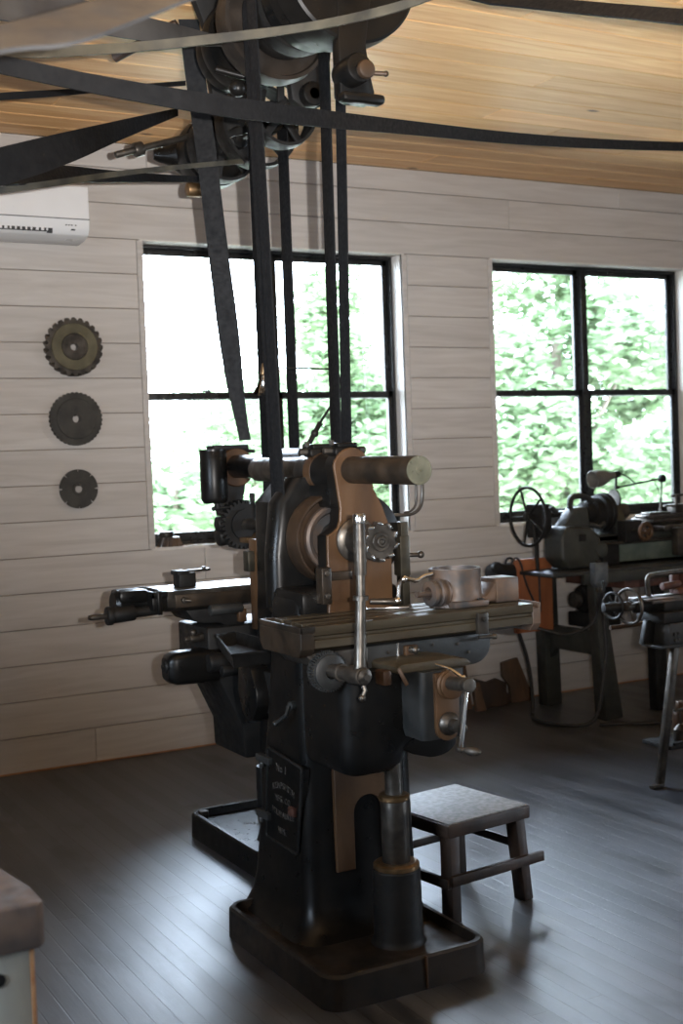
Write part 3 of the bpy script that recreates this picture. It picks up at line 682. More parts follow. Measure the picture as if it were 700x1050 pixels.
# coolant pot
t = MB(); t.lathe([(0, 0), (.046, 0), (.054, .010), (.0575, .022), (.0575, .215), (.054, .222), (0, .222)], (2.088, -1.52, 1.387), seg=40); t.lathe([(.05, 0), (.059, 0), (.059, .008), (.05, .008)], (2.088, -1.52, 1.606), seg=40, closed=True)
cp = t.build('coolant_pot', 'black', m2)
t = MB(); t.tube([(2.085, -1.55, 1.388), (2.085, -1.555, 1.365)], .008); t.tube([(2.07, -1.555, 1.367), (2.26, -1.555, 1.372)], .006); t.sph((2.067, -1.555, 1.366), .011); t.box((2.235, -1.565, 1.335), (2.255, -1.545, 1.425), .003); t.build('pot_tap', 'black2', cp)
t = MB(); t.cyl((2.088, -1.52, 1.30), (2.14, -1.52, 1.30), .032, bev=.012); t.cyl((2.10, -1.50, 1.24), (2.22, -1.50, 1.26), .04, bev=.01); t.build('support_boss', 'black2', ab)
t = MB(); t.cyl((OX, -1.98, 1.295), (OX, -1.42, 1.295), .024); t.build('arbor', 'steeldark', m2)
t = MB(); t.gear((OX + .0, -1.535, 1.292), (0, 1, 0), .105, .090, .07, 30, bore=.03, skew=.06); t.lathe([(.02, 0), (.062, 0), (.066, .004), (.066, .02), (.02, .02)], (OX, -1.57, 1.292), (0, -1, 0), closed=True); t.build('slab_cutter', 'black2', m2)
t = MB(); t.box((2.14, -1.72, 1.222), (2.24, -1.64, 1.245), .005); t.cyl((2.20, -1.80, 1.245), (2.20, -1.68, 1.245), .02, bev=.004); t.build('coolant_nozzle', 'brass', m2)
# table
T2 = (1.655, 2.62, -1.905, -1.655)
t = MB(); pr2 = [(-1.905, 1.072), (-1.905, 1.010), (-1.895, 1.0), (-1.87, .99), (-1.69, .99), (-1.655, 1.01), (-1.655, 1.072)]
for yc in (-1.71, -1.78, -1.85): pr2 += [(yc + .007, 1.072), (yc + .007, 1.055), (yc - .007, 1.055), (yc - .007, 1.072)]
t.prism(pr2, 'x', T2[0] + .06, T2[1], .0012, 1); tb2 = t.build('table', 'steeldark', m2)
t = MB(); t.box((T2[0], -1.905, 1.0), (T2[0] + .06, -1.655, 1.052), .003)
t.box((T2[0], -1.905, 1.05), (T2[0] + .008, -1.655, 1.074), .001); t.box((T2[0], -1.905, 1.05), (T2[0] + .062, -1.895, 1.074), .001); t.box((T2[0], -1.665, 1.05), (T2[0] + .062, -1.655, 1.074), .001)
t.box((T2[0] + .018, -1.915, .985), (T2[0] + .035, -1.90, 1.078), .003); t.build('table_end', 'black', tb2)
t = MB(); t.box((1.745, -1.912, 1.006), (2.06, -1.904, 1.056), .002); t.build('edge_strip', 'darksteel2', tb2)
t = MB(); t.cyl((1.778, -1.905, 1.035), (1.778, -1.93, 1.035), .013, seg=8, bev=.002); t.cyl((1.778, -1.925, 1.035), (1.80, -1.932, 1.032), .006); t.build('table_stop', 'steel', tb2)
t = MB(); t.loft([[(1.66, y, z) for y, z in arc(-1.79, 1.025, .052, 0, 360, 20)[:-1]], [(1.55, y, z) for y, z in arc(-1.79, 1.028, .056, 0, 360, 20)[:-1]], [(1.535, y, z) for y, z in arc(-1.79, 1.028, .045, 0, 360, 20)[:-1]]]); t.box((1.545, -1.85, 1.03), (1.66, -1.73, 1.082), .012)
t.build('feed_motor_case', 'black', m2)
t = MB(); t.cyl((1.488, -1.85, .993), (1.512, -1.85, .993), .036, bev=.005); t.cyl((1.51, -1.85, .993), (1.60, -1.85, .997), .030, bev=.006); t.cyl((1.60, -1.85, .997), (1.70, -1.85, 1.0), .020); t.build('feed_dial', 'black2', m2)
t = MB(); t.cyl((1.425, -1.85, .993), (1.49, -1.85, .993), .011, bev=.002); t.cyl((1.418, -1.85, .993), (1.432, -1.85, .993), .009, seg=4); t.build('screw_end', 'steel', m2)
t = MB(); t.cyl((1.86, -1.80, 1.0), (1.86, -1.80, .95), .05); t.prism([(1.79, .992), (1.825, .945), (1.86, .935), (1.93, .93), (1.99, .90), (2.04, .90), (2.04, .992)], 'y', -1.895, -1.68, .008); sd2 = t.build('saddle', 'black2', m2)
t = MB(); t.cyl((1.885, -1.91, .985), (2.02, -1.91, .985), .022, bev=.004); t.build('saddle_cover', 'greyblue', sd2)
t = MB(); t.box((2.0, -1.925, .93), (2.035, -1.90, .98), .004); t.build('saddle_pad', 'brown', sd2)
t = MB(); t.prism([(1.86, .92), (1.86, .80), (1.90, .72), (1.995, .51), (2.0, .39), (2.33, .39), (2.33, .92)], 'y', -1.935, -1.62, .012); kn2 = t.build('knee', 'black2', m2)
t = MB(); t.cyl((1.80, -1.90, .88), (1.84, -1.90, .88), .016, bev=.003); t.cyl((1.78, -1.90, .88), (1.80, -1.90, .88), .010, bev=.003); t.sph((1.815, -1.905, .905), .014); t.box((1.83, -1.905, .87), (1.86, -1.88, .895), .004); t.build('lock_knob', 'steeldark', kn2)
t = MB(); sc_ = []
for x, s in ((1.695, .62), (1.705, .8), (1.73, .95), (1.80, 1.0), (1.90, .96)): sc_.append([(x, -1.90 + c * .062 * s, .775 + d * .066 * s) for c, d in [(math.copysign(abs(math.cos(a)) ** .5, math.cos(a)), math.copysign(abs(math.sin(a)) ** .5, math.sin(a))) for a in [2 * PI * k / 28 for k in range(28)]]])
t.loft(sc_); gm = t.build('gear_case', 'black', m2)
t = MB(); t.lathe([(0, 0), (.022, 0), (.026, .005), (.022, .012), (.01, .014), (.01, .02), (0, .02)], (1.70, -1.905, .785), (-1, 0, 0)); t.build('case_cap', 'black2', gm)
t = MB(); t.cyl((1.84, -1.97, .79), (1.95, -1.97, .79), .036, bev=.01); t.cyl((1.88, -2.01, .76), (1.96, -2.01, .76), .022, bev=.006); t.build('gear_boss', 'black2', gm)
t = MB(); t.cyl((2.19, -1.74, .068), (2.19, -1.74, .30), .055, bev=.006); t.cyl((2.19, -1.74, .30), (2.19, -1.74, .51), .03); t.build('elevating_screw', 'black2', m2)
t = MB(); t.lathe([(.02, 0), (.056, 0), (.056, .10), (.02, .10)], (2.195, -1.905, 1.36), (0, -1, 0), 40, closed=True); t.build('drive_pulley', 'black2', m2)
# small clamp block resting on the far table
t = MB(); t.box((1.81, -1.79, 1.072), (1.882, -1.72, 1.128), .004); t.box((1.805, -1.79, 1.118), (1.855, -1.71, 1.136), .004)
cb = t.build('clamp_block', 'black2'); tag(cb, 'small black clamp block with a bar, sitting on the far milling table', 'clamp')
t = MB(); t.box((1.86, -1.765, 1.126), (1.955, -1.742, 1.137), .003); t.cyl((1.93, -1.754, 1.137), (1.93, -1.754, 1.145), .008); t.build('clamp_bar', 'steel', cb)
# ------------------------------------------------------------------ dividing head on the near table
dh = thing('dividing_head', 'stained grey cast dividing head on the right end of the near milling table', 'dividing head', (2.22, -3.12, 1.078))
t = MB(); t.lathe([(.086, 0), (.086, .012), (.083, .02), (.082, .10), (.083, .106), (.083, .116), (.081, .119), (.072, .119), (.070, .10), (.060, .03), (.02, .03), (.02, 0)], (2.225, -3.12, 1.079), seg=56, closed=True)
t.box((2.16, -3.215, 1.079), (2.29, -3.15, 1.10), .006); t.build('body', 'castgrey', dh)
t = MB(); t.lathe([(.02, 0), (.040, 0), (.042, .008), (.034, .012), (.034, .022), (.044, .026), (.044, .034), (.036, .038), (.036, .048), (.042, .052), (.040, .062), (.02, .066)], (2.165, -3.155, 1.128), (-1, -.05, 0), 44, closed=True); t.cyl((2.16, -3.155, 1.128), (2.055, -3.16, 1.128), .009)
t.build('worm_collar', 'castgrey', dh)
t = MB(); t.box((2.345, -3.175, 1.079), (2.435, -3.085, 1.158), .007); t.prism([(2.29, 1.085), (2.36, 1.085), (2.36, 1.15), (2.345, 1.145), (2.315, 1.108), (2.29, 1.10)], 'y', -3.17, -3.09, .006); t.build('side_block', 'castgrey', dh)
t = MB(); t.box((2.25, -3.212, 1.079), (2.27, -3.20, 1.105), .002); t.build('clamp_slot', 'black2', dh)
t = MB(); t.tube([(2.135, -3.13, 1.185), (2.10, -3.13, 1.180), (2.075, -3.13, 1.166), (2.05, -3.13, 1.176), (2.025, -3.13, 1.180), (2.012, -3.13, 1.165), (2.008, -3.13, 1.12), (2.0, -3.13, 1.108)], .0065, smooth=1); t.sph((2.03, -3.13, 1.177), .012); t.sph((2.005, -3.13, 1.112), .013)
t.build('crank_arm', 'chrome', dh)
t = MB(); t.cyl((2.005, -3.13, 1.110), (1.93, -3.09, 1.113), .011, .009, bev=.003); t.build('crank_handle', 'steel', dh)
wr = MB(); wr.bar((1.95, -3.03, 1.084), (2.065, -3.10, 1.084), .014, .008, .003); wr = wr.build('wrench_bar', 'chrome')
tag(wr, 'thin bright steel bar lying on the near milling table left of the dividing head', 'wrench')

# ------------------------------------------------------------------ stool
st = thing('stool', 'low dark wooden step stool with a scuffed grey seat, right of the near milling machine', 'stool', (2.44, -2.77, 0))
RZ = Matrix.Translation((2.265, -2.975, 0)) @ Matrix.Rotation(math.radians(7.5), 4, 'Z')   # stool frame: x to the right, y to the wall
def sb_(t, name, m): return t.build(name, m, st, RZ)
t = MB(); t.box((0, 0, .309), (.362, .378, .332), .003); sb_(t, 'seat', 'seat')
t = MB(); t.box((-.004, -.006, .283), (.366, .012, .327), .003); t.box((-.004, .366, .283), (.366, .384, .325), .003); t.box((-.006, 0, .283), (.012, .378, .327), .003); t.box((.350, 0, .283), (.368, .378, .325), .003); sb_(t, 'seat_frame', 'darkwood')
for x0, y0, dx, dy in ((.028, .03, -.018, -.02), (.325, .03, .016, -.02), (.325, .345, .016, .01), (.028, .345, -.018, .01)):
    t = MB(); t.bar((x0 + dx, y0 + dy, 0), (x0, y0, .31), .040, .056, .003, up=(0, 1, 0)); sb_(t, 'leg', 'darkwood')
t = MB(); t.box((-.01, -.024, .125), (.415, -.004, .160), .004); sb_(t, 'rail', 'darkwood')
t = MB(); t.box((-.01, .366, .135), (.38, .384, .165), .004); sb_(t, 'rail', 'darkwood')
t = MB(); t.box((-.020, -.01, .115), (-.002, .39, .150), .004); sb_(t, 'rail', 'darkwood')
t = MB(); t.box((.352, .02, .165), (.368, .385, .197), .004); sb_(t, 'rail', 'darkwood')

# ------------------------------------------------------------------ workbench corner, bottom left
bn = thing('workbench', 'grimy thick-topped workbench with chipped grey legs, cut off at the lower left', 'workbench', (0.0, -4.1, 0))
t = MB(); t.prism([(-1.1, -4.44), (.52, -4.44), (.532, -4.425), (.532, -4.34), (.512, -4.20), (.50, -3.72), (-1.1, -3.72)], 'z', .776, .85, .006, 2); t.build('bench_top', 'benchtop', bn)
for x0 in (.415, -1.0):
    for y0 in (-4.432, -3.85):
        t = MB(); t.box((x0, y0, 0), (x0 + .095, y0 + .09, .776), .004); lg = t.build('leg', 'benchleg', bn)
        t = MB(); t.box((x0 + .088, y0 - .001, 0.001), (x0 + .0965, y0 + .008, .775), .002); t.build('worn_corner', 'barewood', lg)
t = MB(); t.box((-1.0, -4.402, .60), (.42, -4.375, .775), .003); t.build('apron', 'benchleg', bn)
t = MB(); t.cyl((.452, -4.434, .735), (.452, -4.428, .735), .011); t.build('bolt_hole', 'black2', bn)
t = MB(); t.box((-1.0, -4.36, .2), (.42, -3.80, .23), .003); t.build('lower_shelf', 'darkwood', bn)

# ------------------------------------------------------------------ lathe on its bench by the right window
lb = thing('lathe_bench', 'grey green bench with splayed legs carrying the lathe under the right window', 'bench', (5.7, -.5, 0))
t = MB(); t.box((4.40, -.83, .846), (7.3, -.20, .868), .004); t.build('bench_top', 'greyblue', lb)
t = MB(); t.box((4.62, -.835, .79), (7.3, -.80, .85), .003); t.box((4.62, -.24, .79), (7.3, -.21, .85), .003); t.build('front_rail', 'greygreen', lb)
t = MB(); t.box((4.95, -.79, .74), (7.2, -.25, .795), .004); t.build('drawer_front', 'rust', lb)
for x in (4.79, 6.9):
    t = MB(); t.bar((x + .01, -.255, 0), (x - .02, -.27, .85), .11, .09, .004, up=(0, 1, 0)); t.build('leg', 'greygreen', lb)
    t = MB(); t.bar((x + .01, -.80, 0), (x - .05, -.77, .85), .125, .10, .004, up=(0, 1, 0), w1=.07, h1=.06); t.build('leg', 'palegreen' if False else 'greygreen', lb)
    t = MB(); t.prism([(-.75, .36), (-.75, .50), (-.28, .50), (-.28, .27), (-.36, .36)], 'x', x - .02, x + .015, .003); t.build('cross_brace', 'greygreen', lb)
t = MB(); t.bar((5.20, -.78, 0), (5.22, -.74, .84), .09, .07, .004, up=(0, 1, 0)); t.build('leg', 'black2', lb)
sw = MB(); sw.prism([(4.655, .915), (4.655, .80), (4.67, .775), (4.735, .775), (4.75, .80), (4.75, .915)], 'y', -.885, -.836, .004); sw = sw.build('switch_box', 'switch', lb)
t = MB(); t.box((4.69, -.86, .915), (4.72, -.845, .928), .003); t.cyl((4.70, -.86, .745), (4.70, -.86, .776), .016, bev=.003); t.build('switch_fitting', 'steel', sw)
t = MB(); t.tube([(4.70, -.86, .76), (4.695, -.86, .66), (4.66, -.85, .57), (4.60, -.82, .53), (4.50, -.78, .51), (4.42, -.74, .54), (4.36, -.70, .56)], .0095, smooth=2); cd = t.build('cable', 'rubber'); tag(cd, 'black flexible cable looping left from the grey switch box on the lathe bench', 'cable')
t = MB(); t.tube([(4.715, -.865, .76), (4.72, -.87, .60), (4.71, -.90, .40), (4.66, -.92, .25), (4.62, -.93, .08), (4.56, -.92, .012), (4.45, -.85, .010), (4.40, -.70, .010), (4.43, -.55, .012), (4.50, -.48, .03), (4.49, -.47, .30), (4.42, -.47, .50), (4.38, -.47, .60)], .011, smooth=2); cd = t.build('cable', 'rubber'); tag(cd, 'long black cable looping down to the floor around the left lathe bench legs', 'cable')
t = MB(); t.tube([(4.62, -.93, .010), (4.9, -1.1, .010), (5.3, -1.25, .010), (5.8, -1.2, .010), (6.5, -1.3, .010)], .010, smooth=2); cd = t.build('cable', 'rubber'); tag(cd, 'dark cable running along the floor to the right from the lathe bench leg', 'cable')
t = MB(); t.box((4.362, -.52, .505), (4.635, -.495, .935), .003); pb = t.build('plywood_panel', 'orange'); tag(pb, 'orange brown plywood panel hanging at the left end of the lathe bench', 'panel')
t = MB(); t.tube([(4.33, -.525, .90), (4.36, -.53, .955), (4.40, -.53, .93), (4.43, -.53, .80), (4.50, -.53, .66)], .006, smooth=2); t.tube([(4.53, -.525, .95), (4.53, -.53, .87), (4.535, -.528, .62)], .006, smooth=1); t.build('hanging_cord', 'rubber', pb)
sm = thing('electric_motor', 'small black electric motor at the left end of the lathe bench beside the orange panel', 'motor', (4.29, -.52, .76))
t = MB(); t.cyl((4.20, -.50, .865), (4.36, -.50, .865), .055, bev=.015); t.box((4.27, -.54, .74), (4.37, -.46, .86), .01); t.build('motor_body', 'black2', sm)
t = MB(); t.cyl((4.225, -.56, .90), (4.225, -.52, .90), .035, bev=.01); t.tube([(4.30, -.52, .91), (4.31, -.52, .945), (4.34, -.52, .95), (4.36, -.52, .93)], .007, smooth=1); t.build('motor_cap', 'black2', sm)
um = thing('electric_motor', 'black electric motor tucked under the lathe bench between its left legs', 'motor', (4.95, -.5, .50))
t = MB(); t.cyl((4.86, -.50, .665), (5.06, -.50, .665), .085, bev=.02); t.box((4.84, -.60, .50), (5.08, -.40, .585), .006); t.build('motor_body', 'black2', um)
t = MB(); t.cyl((4.80, -.50, .665), (4.84, -.50, .665), .05, bev=.008); t.cyl((4.84, -.50, .665), (4.86, -.50, .665), .012); t.build('motor_pulley', 'steeldark', um)

el = thing('engine_lathe', 'old grey green lathe with a spoked wheel, on the bench under the right window', 'lathe', (5.6, -.5, .868))
t = MB()
hx = 4.70
cov = [(hx - .145, .93), (hx - .09, .872), (hx + .08, .872), (hx + .135, .92), (hx + .155, .99), (hx + .135, 1.06), (hx + .07, 1.11), (hx - .10, 1.12), (hx - .145, 1.06)]
t.prism(cov, 'y', -.72, -.55, .018, 3); t.prism([(hx - .09, 1.10), (hx + .01, 1.22), (hx + .10, 1.225), (hx + .12, 1.10)], 'y', -.66, -.56, .012); gc = t.build('gear_cover', 'greygreen', el)
t = MB(); t.cyl((hx + .15, -.725, .97), (hx + .15, -.60, .97), .045, bev=.01); t.build('cover_boss', 'greygreen', gc)
t = MB(); t.box((hx - .02, -.724, 1.03), (hx + .03, -.718, 1.07), .002); t.build('cover_plate', 'black2', gc)
t = MB(); t.prism([(-.66, .872), (-.66, 1.12), (-.58, 1.20), (-.40, 1.20), (-.34, 1.12), (-.34, .872)], 'x', 4.72, 4.80, .01); t.prism([(-.64, .90), (-.64, 1.10), (-.56, 1.22), (-.44, 1.22), (-.38, 1.10), (-.38, .90)], 'x', 5.06, 5.13, .012); t.box((4.72, -.64, .93), (5.12, -.38, 1.05), .01)
hd = t.build('headstock', 'greygreen', el)
t = MB(); t.lathe([(0, 0), (.105, 0), (.11, .005), (.11, .055), (.09, .06), (.09, .11), (.07, .115), (.07, .17), (.05, .175), (.05, .24), (0, .24)], (5.06, -.50, 1.175), (-1, 0, 0), 44); t.ring((5.05, -.50, 1.175), (1, 0, 0), .118, .06, .03); t.build('cone_pulley', 'black2', hd)
t = MB(); t.tube([(4.70, -.62, 1.22), (4.72, -.60, 1.285), (4.82, -.58, 1.290), (4.92, -.56, 1.25)], .018, smooth=2); t.tube([(4.60, -.62, 1.20), (4.56, -.62, 1.235)], .016); t.tube([(4.84, -.62, 1.12), (4.90, -.64, 1.10), (4.94, -.64, 1.12)], .014); t.build('gear_guard', 'greyblue', hd)
t = MB(); t.cyl((5.12, -.50, 1.175), (5.22, -.50, 1.175), .05, bev=.006); t.cyl((5.13, -.50, 1.25), (5.14, -.50, 1.25), .06); t.build('spindle', 'steeldark', hd)
t = MB(); t.box((4.86, -.64, 1.012), (7.25, -.58, 1.045), .003); t.box((4.86, -.44, 1.012), (7.25, -.38, 1.045), .003); t.box((4.86, -.63, .90), (7.25, -.60, 1.02), .003); t.box((4.86, -.42, .90), (7.25, -.39, 1.02), .003)
for x in (5.1, 5.7, 6.3, 6.9): t.box((x, -.62, .92), (x + .04, -.40, 1.0))
bd = t.build('bed', 'greygreen', el)
t = MB(); t.box((5.03, -.665, .885), (7.2, -.635, .99), .004); t.build('bed_panel', 'palegreen', bd)
t = MB(); t.cyl((4.88, -.69, 1.0), (7.2, -.69, 1.0), .010); t.build('lead_screw', 'steeldark', bd)
t = MB(); t.box((4.90, -.66, .868), (5.03, -.36, .99), .006); t.box((6.95, -.64, .868), (7.2, -.38, .92), .006); t.build('bed_foot', 'black2', bd)
t = MB(); t.box((5.05, -.60, 1.04), (5.45, -.42, 1.09), .01); t.build('tool_tray', 'black2', bd)
t = MB(); t.box((5.35, -.70, 1.045), (5.85, -.36, 1.085), .008); t.box((5.40, -.76, .90), (5.80, -.70, 1.07), .01); t.box((5.02 + .3, -.64, 1.10), (5.75, -.44, 1.125), .006); t.box((5.42, -.60, 1.085), (5.70, -.42, 1.145), .006)
ca = t.build('carriage', 'steeldark', el)
t = MB(); t.box((5.30, -.62, 1.125), (5.60, -.50, 1.145), .004); t.box((5.33, -.60, 1.145), (5.5, -.52, 1.16), .004); t.build('compound_slide', 'steel', ca)
t = MB(); t.box((5.56, -.58, 1.145), (5.64, -.50, 1.20), .004); t.cyl((5.60, -.54, 1.20), (5.60, -.54, 1.26), .012); t.tube([(5.56, -.54, 1.25), (5.66, -.54, 1.255)], .008); t.box((5.50, -.56, 1.185), (5.68, -.53, 1.198), .002); t.build('tool_post', 'steeldark', ca)
def handwheel(name, c, ax, R_, parent, m, spokes=5, rim=.01, hub=.025, hm=None, hl=.04):
    t = MB(); ax = Vector(ax).normalized(); u = ax.orthogonal().normalized(); v = ax.cross(u); c = Vector(c)
    t.tube([c + (u * math.cos(2 * PI * k / 40) + v * math.sin(2 * PI * k / 40)) * R_ for k in range(40)], rim, closed=True, seg=10)
    for k in range(spokes):
        a = 2 * PI * k / spokes + .4; d = u * math.cos(a) + v * math.sin(a)
        t.cyl(c + d * hub * .8, c + d * R_, rim * .8, rim * .62, seg=10)
    t.cyl(c - ax * hl / 2, c + ax * hl / 2, hub, bev=.004, seg=20)
    return t.build(name, m, parent)
handwheel('handwheel', (5.085, -.83, 1.068), (0, 1, 0), .045, el, 'brown', spokes=4, rim=.012, hub=.016)
t = MB(); t.cyl((5.085, -.83, 1.068), (5.085, -.66, 1.068), .012); t.box((5.03, -.72, 1.0), (5.16, -.64, 1.13), .01); t.build('apron_gearing', 'black2', el)
handwheel('spoked_wheel', (4.485, -.50, 1.178), (1, 0, 0), .170, el, 'black2', spokes=5, rim=.0095, hub=.026)
t = MB(); t.cyl((4.46, -.50, 1.178), (4.74, -.50, 1.178), .014); t.box((4.53, -.58, 1.05), (4.60, -.42, 1.25), .01); t.tube([(4.47, -.60, .872), (4.505, -.53, 1.12)], .010); t.tube([(4.62, -.40, .869), (4.57, -.47, 1.12)], .012); t.build('countershaft_stand', 'black2', el)
# lamp behind the lathe
dl = thing('task_lamp', 'adjustable lamp with a dusty shade over the lathe, in front of the right window', 'lamp', (5.60, -.36, 1.045))
t = MB(); t.cyl((5.60, -.40, 1.04), (5.60, -.40, 1.10), .022, bev=.004); t.tube([(5.60, -.40, 1.09), (5.615, -.40, 1.36)], .006); t.tube([(5.575, -.405, 1.10), (5.595, -.405, 1.22), (5.58, -.405, 1.30), (5.55, -.405, 1.33)], .003, smooth=2); t.build('post', 'steeldark', dl)
t = MB(); t.cyl((5.618, -.415, 1.358), (5.618, -.385, 1.358), .026, bev=.006); t.build('knuckle', 'black2', dl)
t = MB(); t.tube([(5.618, -.40, 1.358), (5.55, -.40, 1.352), (5.25, -.40, 1.315)], .0055); t.tube([(5.24, -.40, 1.315), (5.245, -.40, 1.40)], .008); t.cyl((5.23, -.40, 1.315), (5.262, -.40, 1.317), .010); t.tube([(5.26, -.40, 1.405), (5.33, -.40, 1.385), (5.40, -.40, 1.333)], .004, smooth=2); t.build('arm', 'black2', dl)
t = MB(); t.lathe([(0, 0), (.020, 0), (.022, .02), (.026, .05), (.04, .075), (.052, .12), (.056, .18), (.053, .182), (.046, .12), (.03, .075), (0, .06)], (5.235, -.40, 1.395), (-1, 0, -.13), 32); shd = t.build('lamp_shade', 'lampwhite', dl)
t = MB(); t.cyl((5.215, -.40, 1.392), (5.27, -.40, 1.40), .021, bev=.005); t.build('socket', 'black2', dl)

# ------------------------------------------------------------------ small machine on a stand at the right edge
gm_ = thing('shaping_machine', 'small dark machine on a steel stand, cut off by the right edge', 'shaper', (4.35, -1.9, 0))
t = MB(); t.prism([(4.03, .65), (4.045, .75), (4.75, .75), (4.75, .65)], 'y', -2.13, -2.03, .004); t.box((3.985, -2.14, .640), (4.8, -2.0, .652), .002); cb_ = t.build('base_box', 'greyblue', gm_)
t = MB()
for x in (4.07, 4.09, 4.20): t.cyl((x, -2.130, .70), (x, -2.137, .70), .008, seg=12); t.cyl((x + .005, -2.130, .672), (x + .005, -2.137, .672), .008, seg=12)
t.build('box_bolt', 'steeldark', cb_)
t = MB(); t.prism([(3.97, .652), (4.04, .652), (4.06, .76), (4.00, .76)], 'y', -2.03, -2.0, .003); t.build('end_plate', 'black2', gm_)
for x0, y0, x1, y1 in ((3.985, -2.10, 4.10, -2.10), (4.72, -2.14, 4.70, -2.10), (4.72, -1.90, 4.70, -2.03)):
    t = MB(); t.bar((x0, y0, .018), (x1, y1, .645), .036, .030, .003, up=(0, 1, 0)); t.bar((x0 - .055, y0 - .005, .008), (x0 + .018, y0, .012), .032, .018, .004, up=(0, 0, 1)); t.build('leg', 'steeldark' if y0 < -2 else 'black2', gm_)
t = MB(); t.box((4.04, -2.12, .165), (4.72, -1.93, .185), .003); t.box((4.06, -2.125, .185), (4.72, -2.11, .20), .003); t.build('lower_tray', 'black2', gm_)
t = MB(); t.box((4.02, -2.12, .75), (4.75, -1.93, .80), .006); t.cyl((3.95, -2.0, .83), (4.7, -2.0, .83), .035, bev=.005); t.box((4.06, -2.08, .80), (4.7, -1.90, .845), .006); bdm = t.build('machine_body', 'black2', gm_)
t = MB(); t.cyl((4.10, -1.98, .82), (4.13, -1.98, .82), .045, bev=.004); t.cyl((4.17, -1.98, .82), (4.19, -1.98, .82), .045, bev=.004); t.build('body_ring', 'steeldark', bdm)
t = MB(); t.box((3.985, -2.06, .850), (4.5, -1.92, .860), .003); t.box((4.0, -2.075, .840), (4.45, -2.06, .852), .003); t.build('table', 'castgrey', gm_)
t = MB(); t.tube([(4.085, -1.95, .86), (4.075, -1.95, .94), (4.095, -1.95, .963), (4.8, -1.95, .963)], .012, smooth=2); t.build('guard_frame', 'steeldark', gm_)
t = MB(); t.box((4.24, -1.945, .85), (4.7, -1.92, .955), .005); t.cyl((4.15, -1.97, .90), (4.26, -1.97, .905), .018, bev=.004); t.cyl((4.22, -1.99, .865), (4.30, -1.99, .885), .022, bev=.004); t.box((4.28, -2.0, .87), (4.40, -1.92, .95), .006); t.build('slide', 'rust', gm_)
t = MB(); t.cyl((4.03, -2.02, .772), (4.12, -2.03, .776), .012, bev=.004); t.build('red_grip', 'red', gm_)
hw2 = handwheel('handwheel', (3.92, -2.0, .83), (1, .1, 0), .080, gm_, 'steeldark', spokes=4, rim=.0075, hub=.022, hl=.05)
handwheel('handwheel', (3.885, -1.93, .83), (1, .1, 0), .060, gm_, 'black2', spokes=4, rim=.007, hub=.02)
t = MB(); t.cyl((3.80, -1.96, .83), (4.02, -1.99, .83), .020, bev=.004); t.cyl((3.86, -1.90, .90), (3.855, -1.90, .945), .007); t.build('feed_screw', 'black2', gm_)
t = MB(); t.cyl((3.93, -1.85, .715), (4.5, -1.95, .735), .010); t.build('guide_rod', 'brown', gm_)
jr = thing('oil_can', 'small oil can with a thin spout on the lower tray of the shaping machine stand', 'oil can', (4.17, -2.05, .185))
t = MB(); t.lathe([(0, 0), (.035, 0), (.038, .004), (.036, .05), (.014, .075), (0, .075)], (4.17, -2.05, .1855), seg=28); t.build('can_body', 'steeldark', jr)
t = MB(); t.tube([(4.17, -2.05, .258), (4.168, -2.05, .33)], .004); t.cyl((4.13, -2.05, .328), (4.20, -2.05, .330), .006, bev=.001); t.build('spout', 'steel', jr)
t = MB(); t.cyl((4.26, -1.97, .186), (4.26, -1.97, .30), .05, bev=.01); t.cyl((4.26, -1.97, .30), (4.26, -1.97, .345), .034, bev=.008); jo = t.build('paint_can', 'brown'); tag(jo, 'brown can with a narrower neck on the lower tray of the shaping machine stand', 'can')

# ------------------------------------------------------------------ timber scraps against the wall
def leaner(name, poly, y0, y1, m, label, cat, lean=.12):
    t = MB(); t.prism(poly, 'y', y0, y1, .004)
    for v in t.bm.verts: v.co.y += v.co.z * lean
    o = t.build(name, m); return tag(o, label, cat)
leaner('wooden_offcut', [(4.62, .003), (4.80, .003), (4.70, .275), (4.58, .255), (4.575, .17), (4.62, .11)], -.10, -.07, 'scrap', 'brown notched wooden offcut leaning on the wall left of the lathe bench', 'wood offcut')
leaner('wooden_offcut', [(4.38, .003), (4.56, .003), (4.60, .05), (4.565, .085), (4.57, .14), (4.50, .175), (4.43, .160), (4.34, .19), (4.35, .05)], -.14, -.11, 'darkwood', 'dark jagged wooden offcut leaning on the wall between two paler offcuts', 'wood offcut')
leaner('wooden_offcut', [(4.30, .003), (4.37, .003), (4.35, .10), (4.34, .175), (4.29, .16)], -.19, -.16, 'scrap', 'small pale wooden offcut in front of the thin upright batten by the wall', 'wood offcut')
leaner('wooden_batten', [(4.28, .003), (4.33, .003), (4.295, .50), (4.25, .50)], -.10, -.08, 'scrap', 'thin upright wooden batten leaning on the wall, farthest left of the offcuts', 'wood batten', lean=.13)

# ------------------------------------------------------------------ air conditioner
ac = thing('air_conditioner', 'white wall mounted air conditioner at the upper left of the back wall', 'air conditioner', (1.55, 0, 2.70))
acp = [(0, 2.985), (-.19, 2.985), (-.205, 2.97), (-.208, 2.815), (-.203, 2.765), (-.18, 2.732), (-.12, 2.715), (0, 2.71)]
t = MB(); t.prism(acp, 'x', 1.18, 2.02, .006, 2); t.build('housing', 'acwhite', ac)
t = MB(); t.box((1.182, -.211, 2.806), (2.018, -.2, 2.810)); t.build('panel_seam', 'acdark', ac)
t = MB(); t.prism([(-.202, 2.788), (-.196, 2.735), (-.175, 2.735), (-.18, 2.788)], 'x', 1.30, 1.83, .001); t.build('air_outlet', 'acdark', ac)
t = MB()
for z in (2.780, 2.769, 2.758): t.box((1.31, -.203, z), (1.825, -.197, z + .003))
for x in [1.33 + .026 * i for i in range(19)]: t.box((x, -.202, 2.745), (x + (.008 if int(x * 100) % 3 else .014), -.195, 2.77))
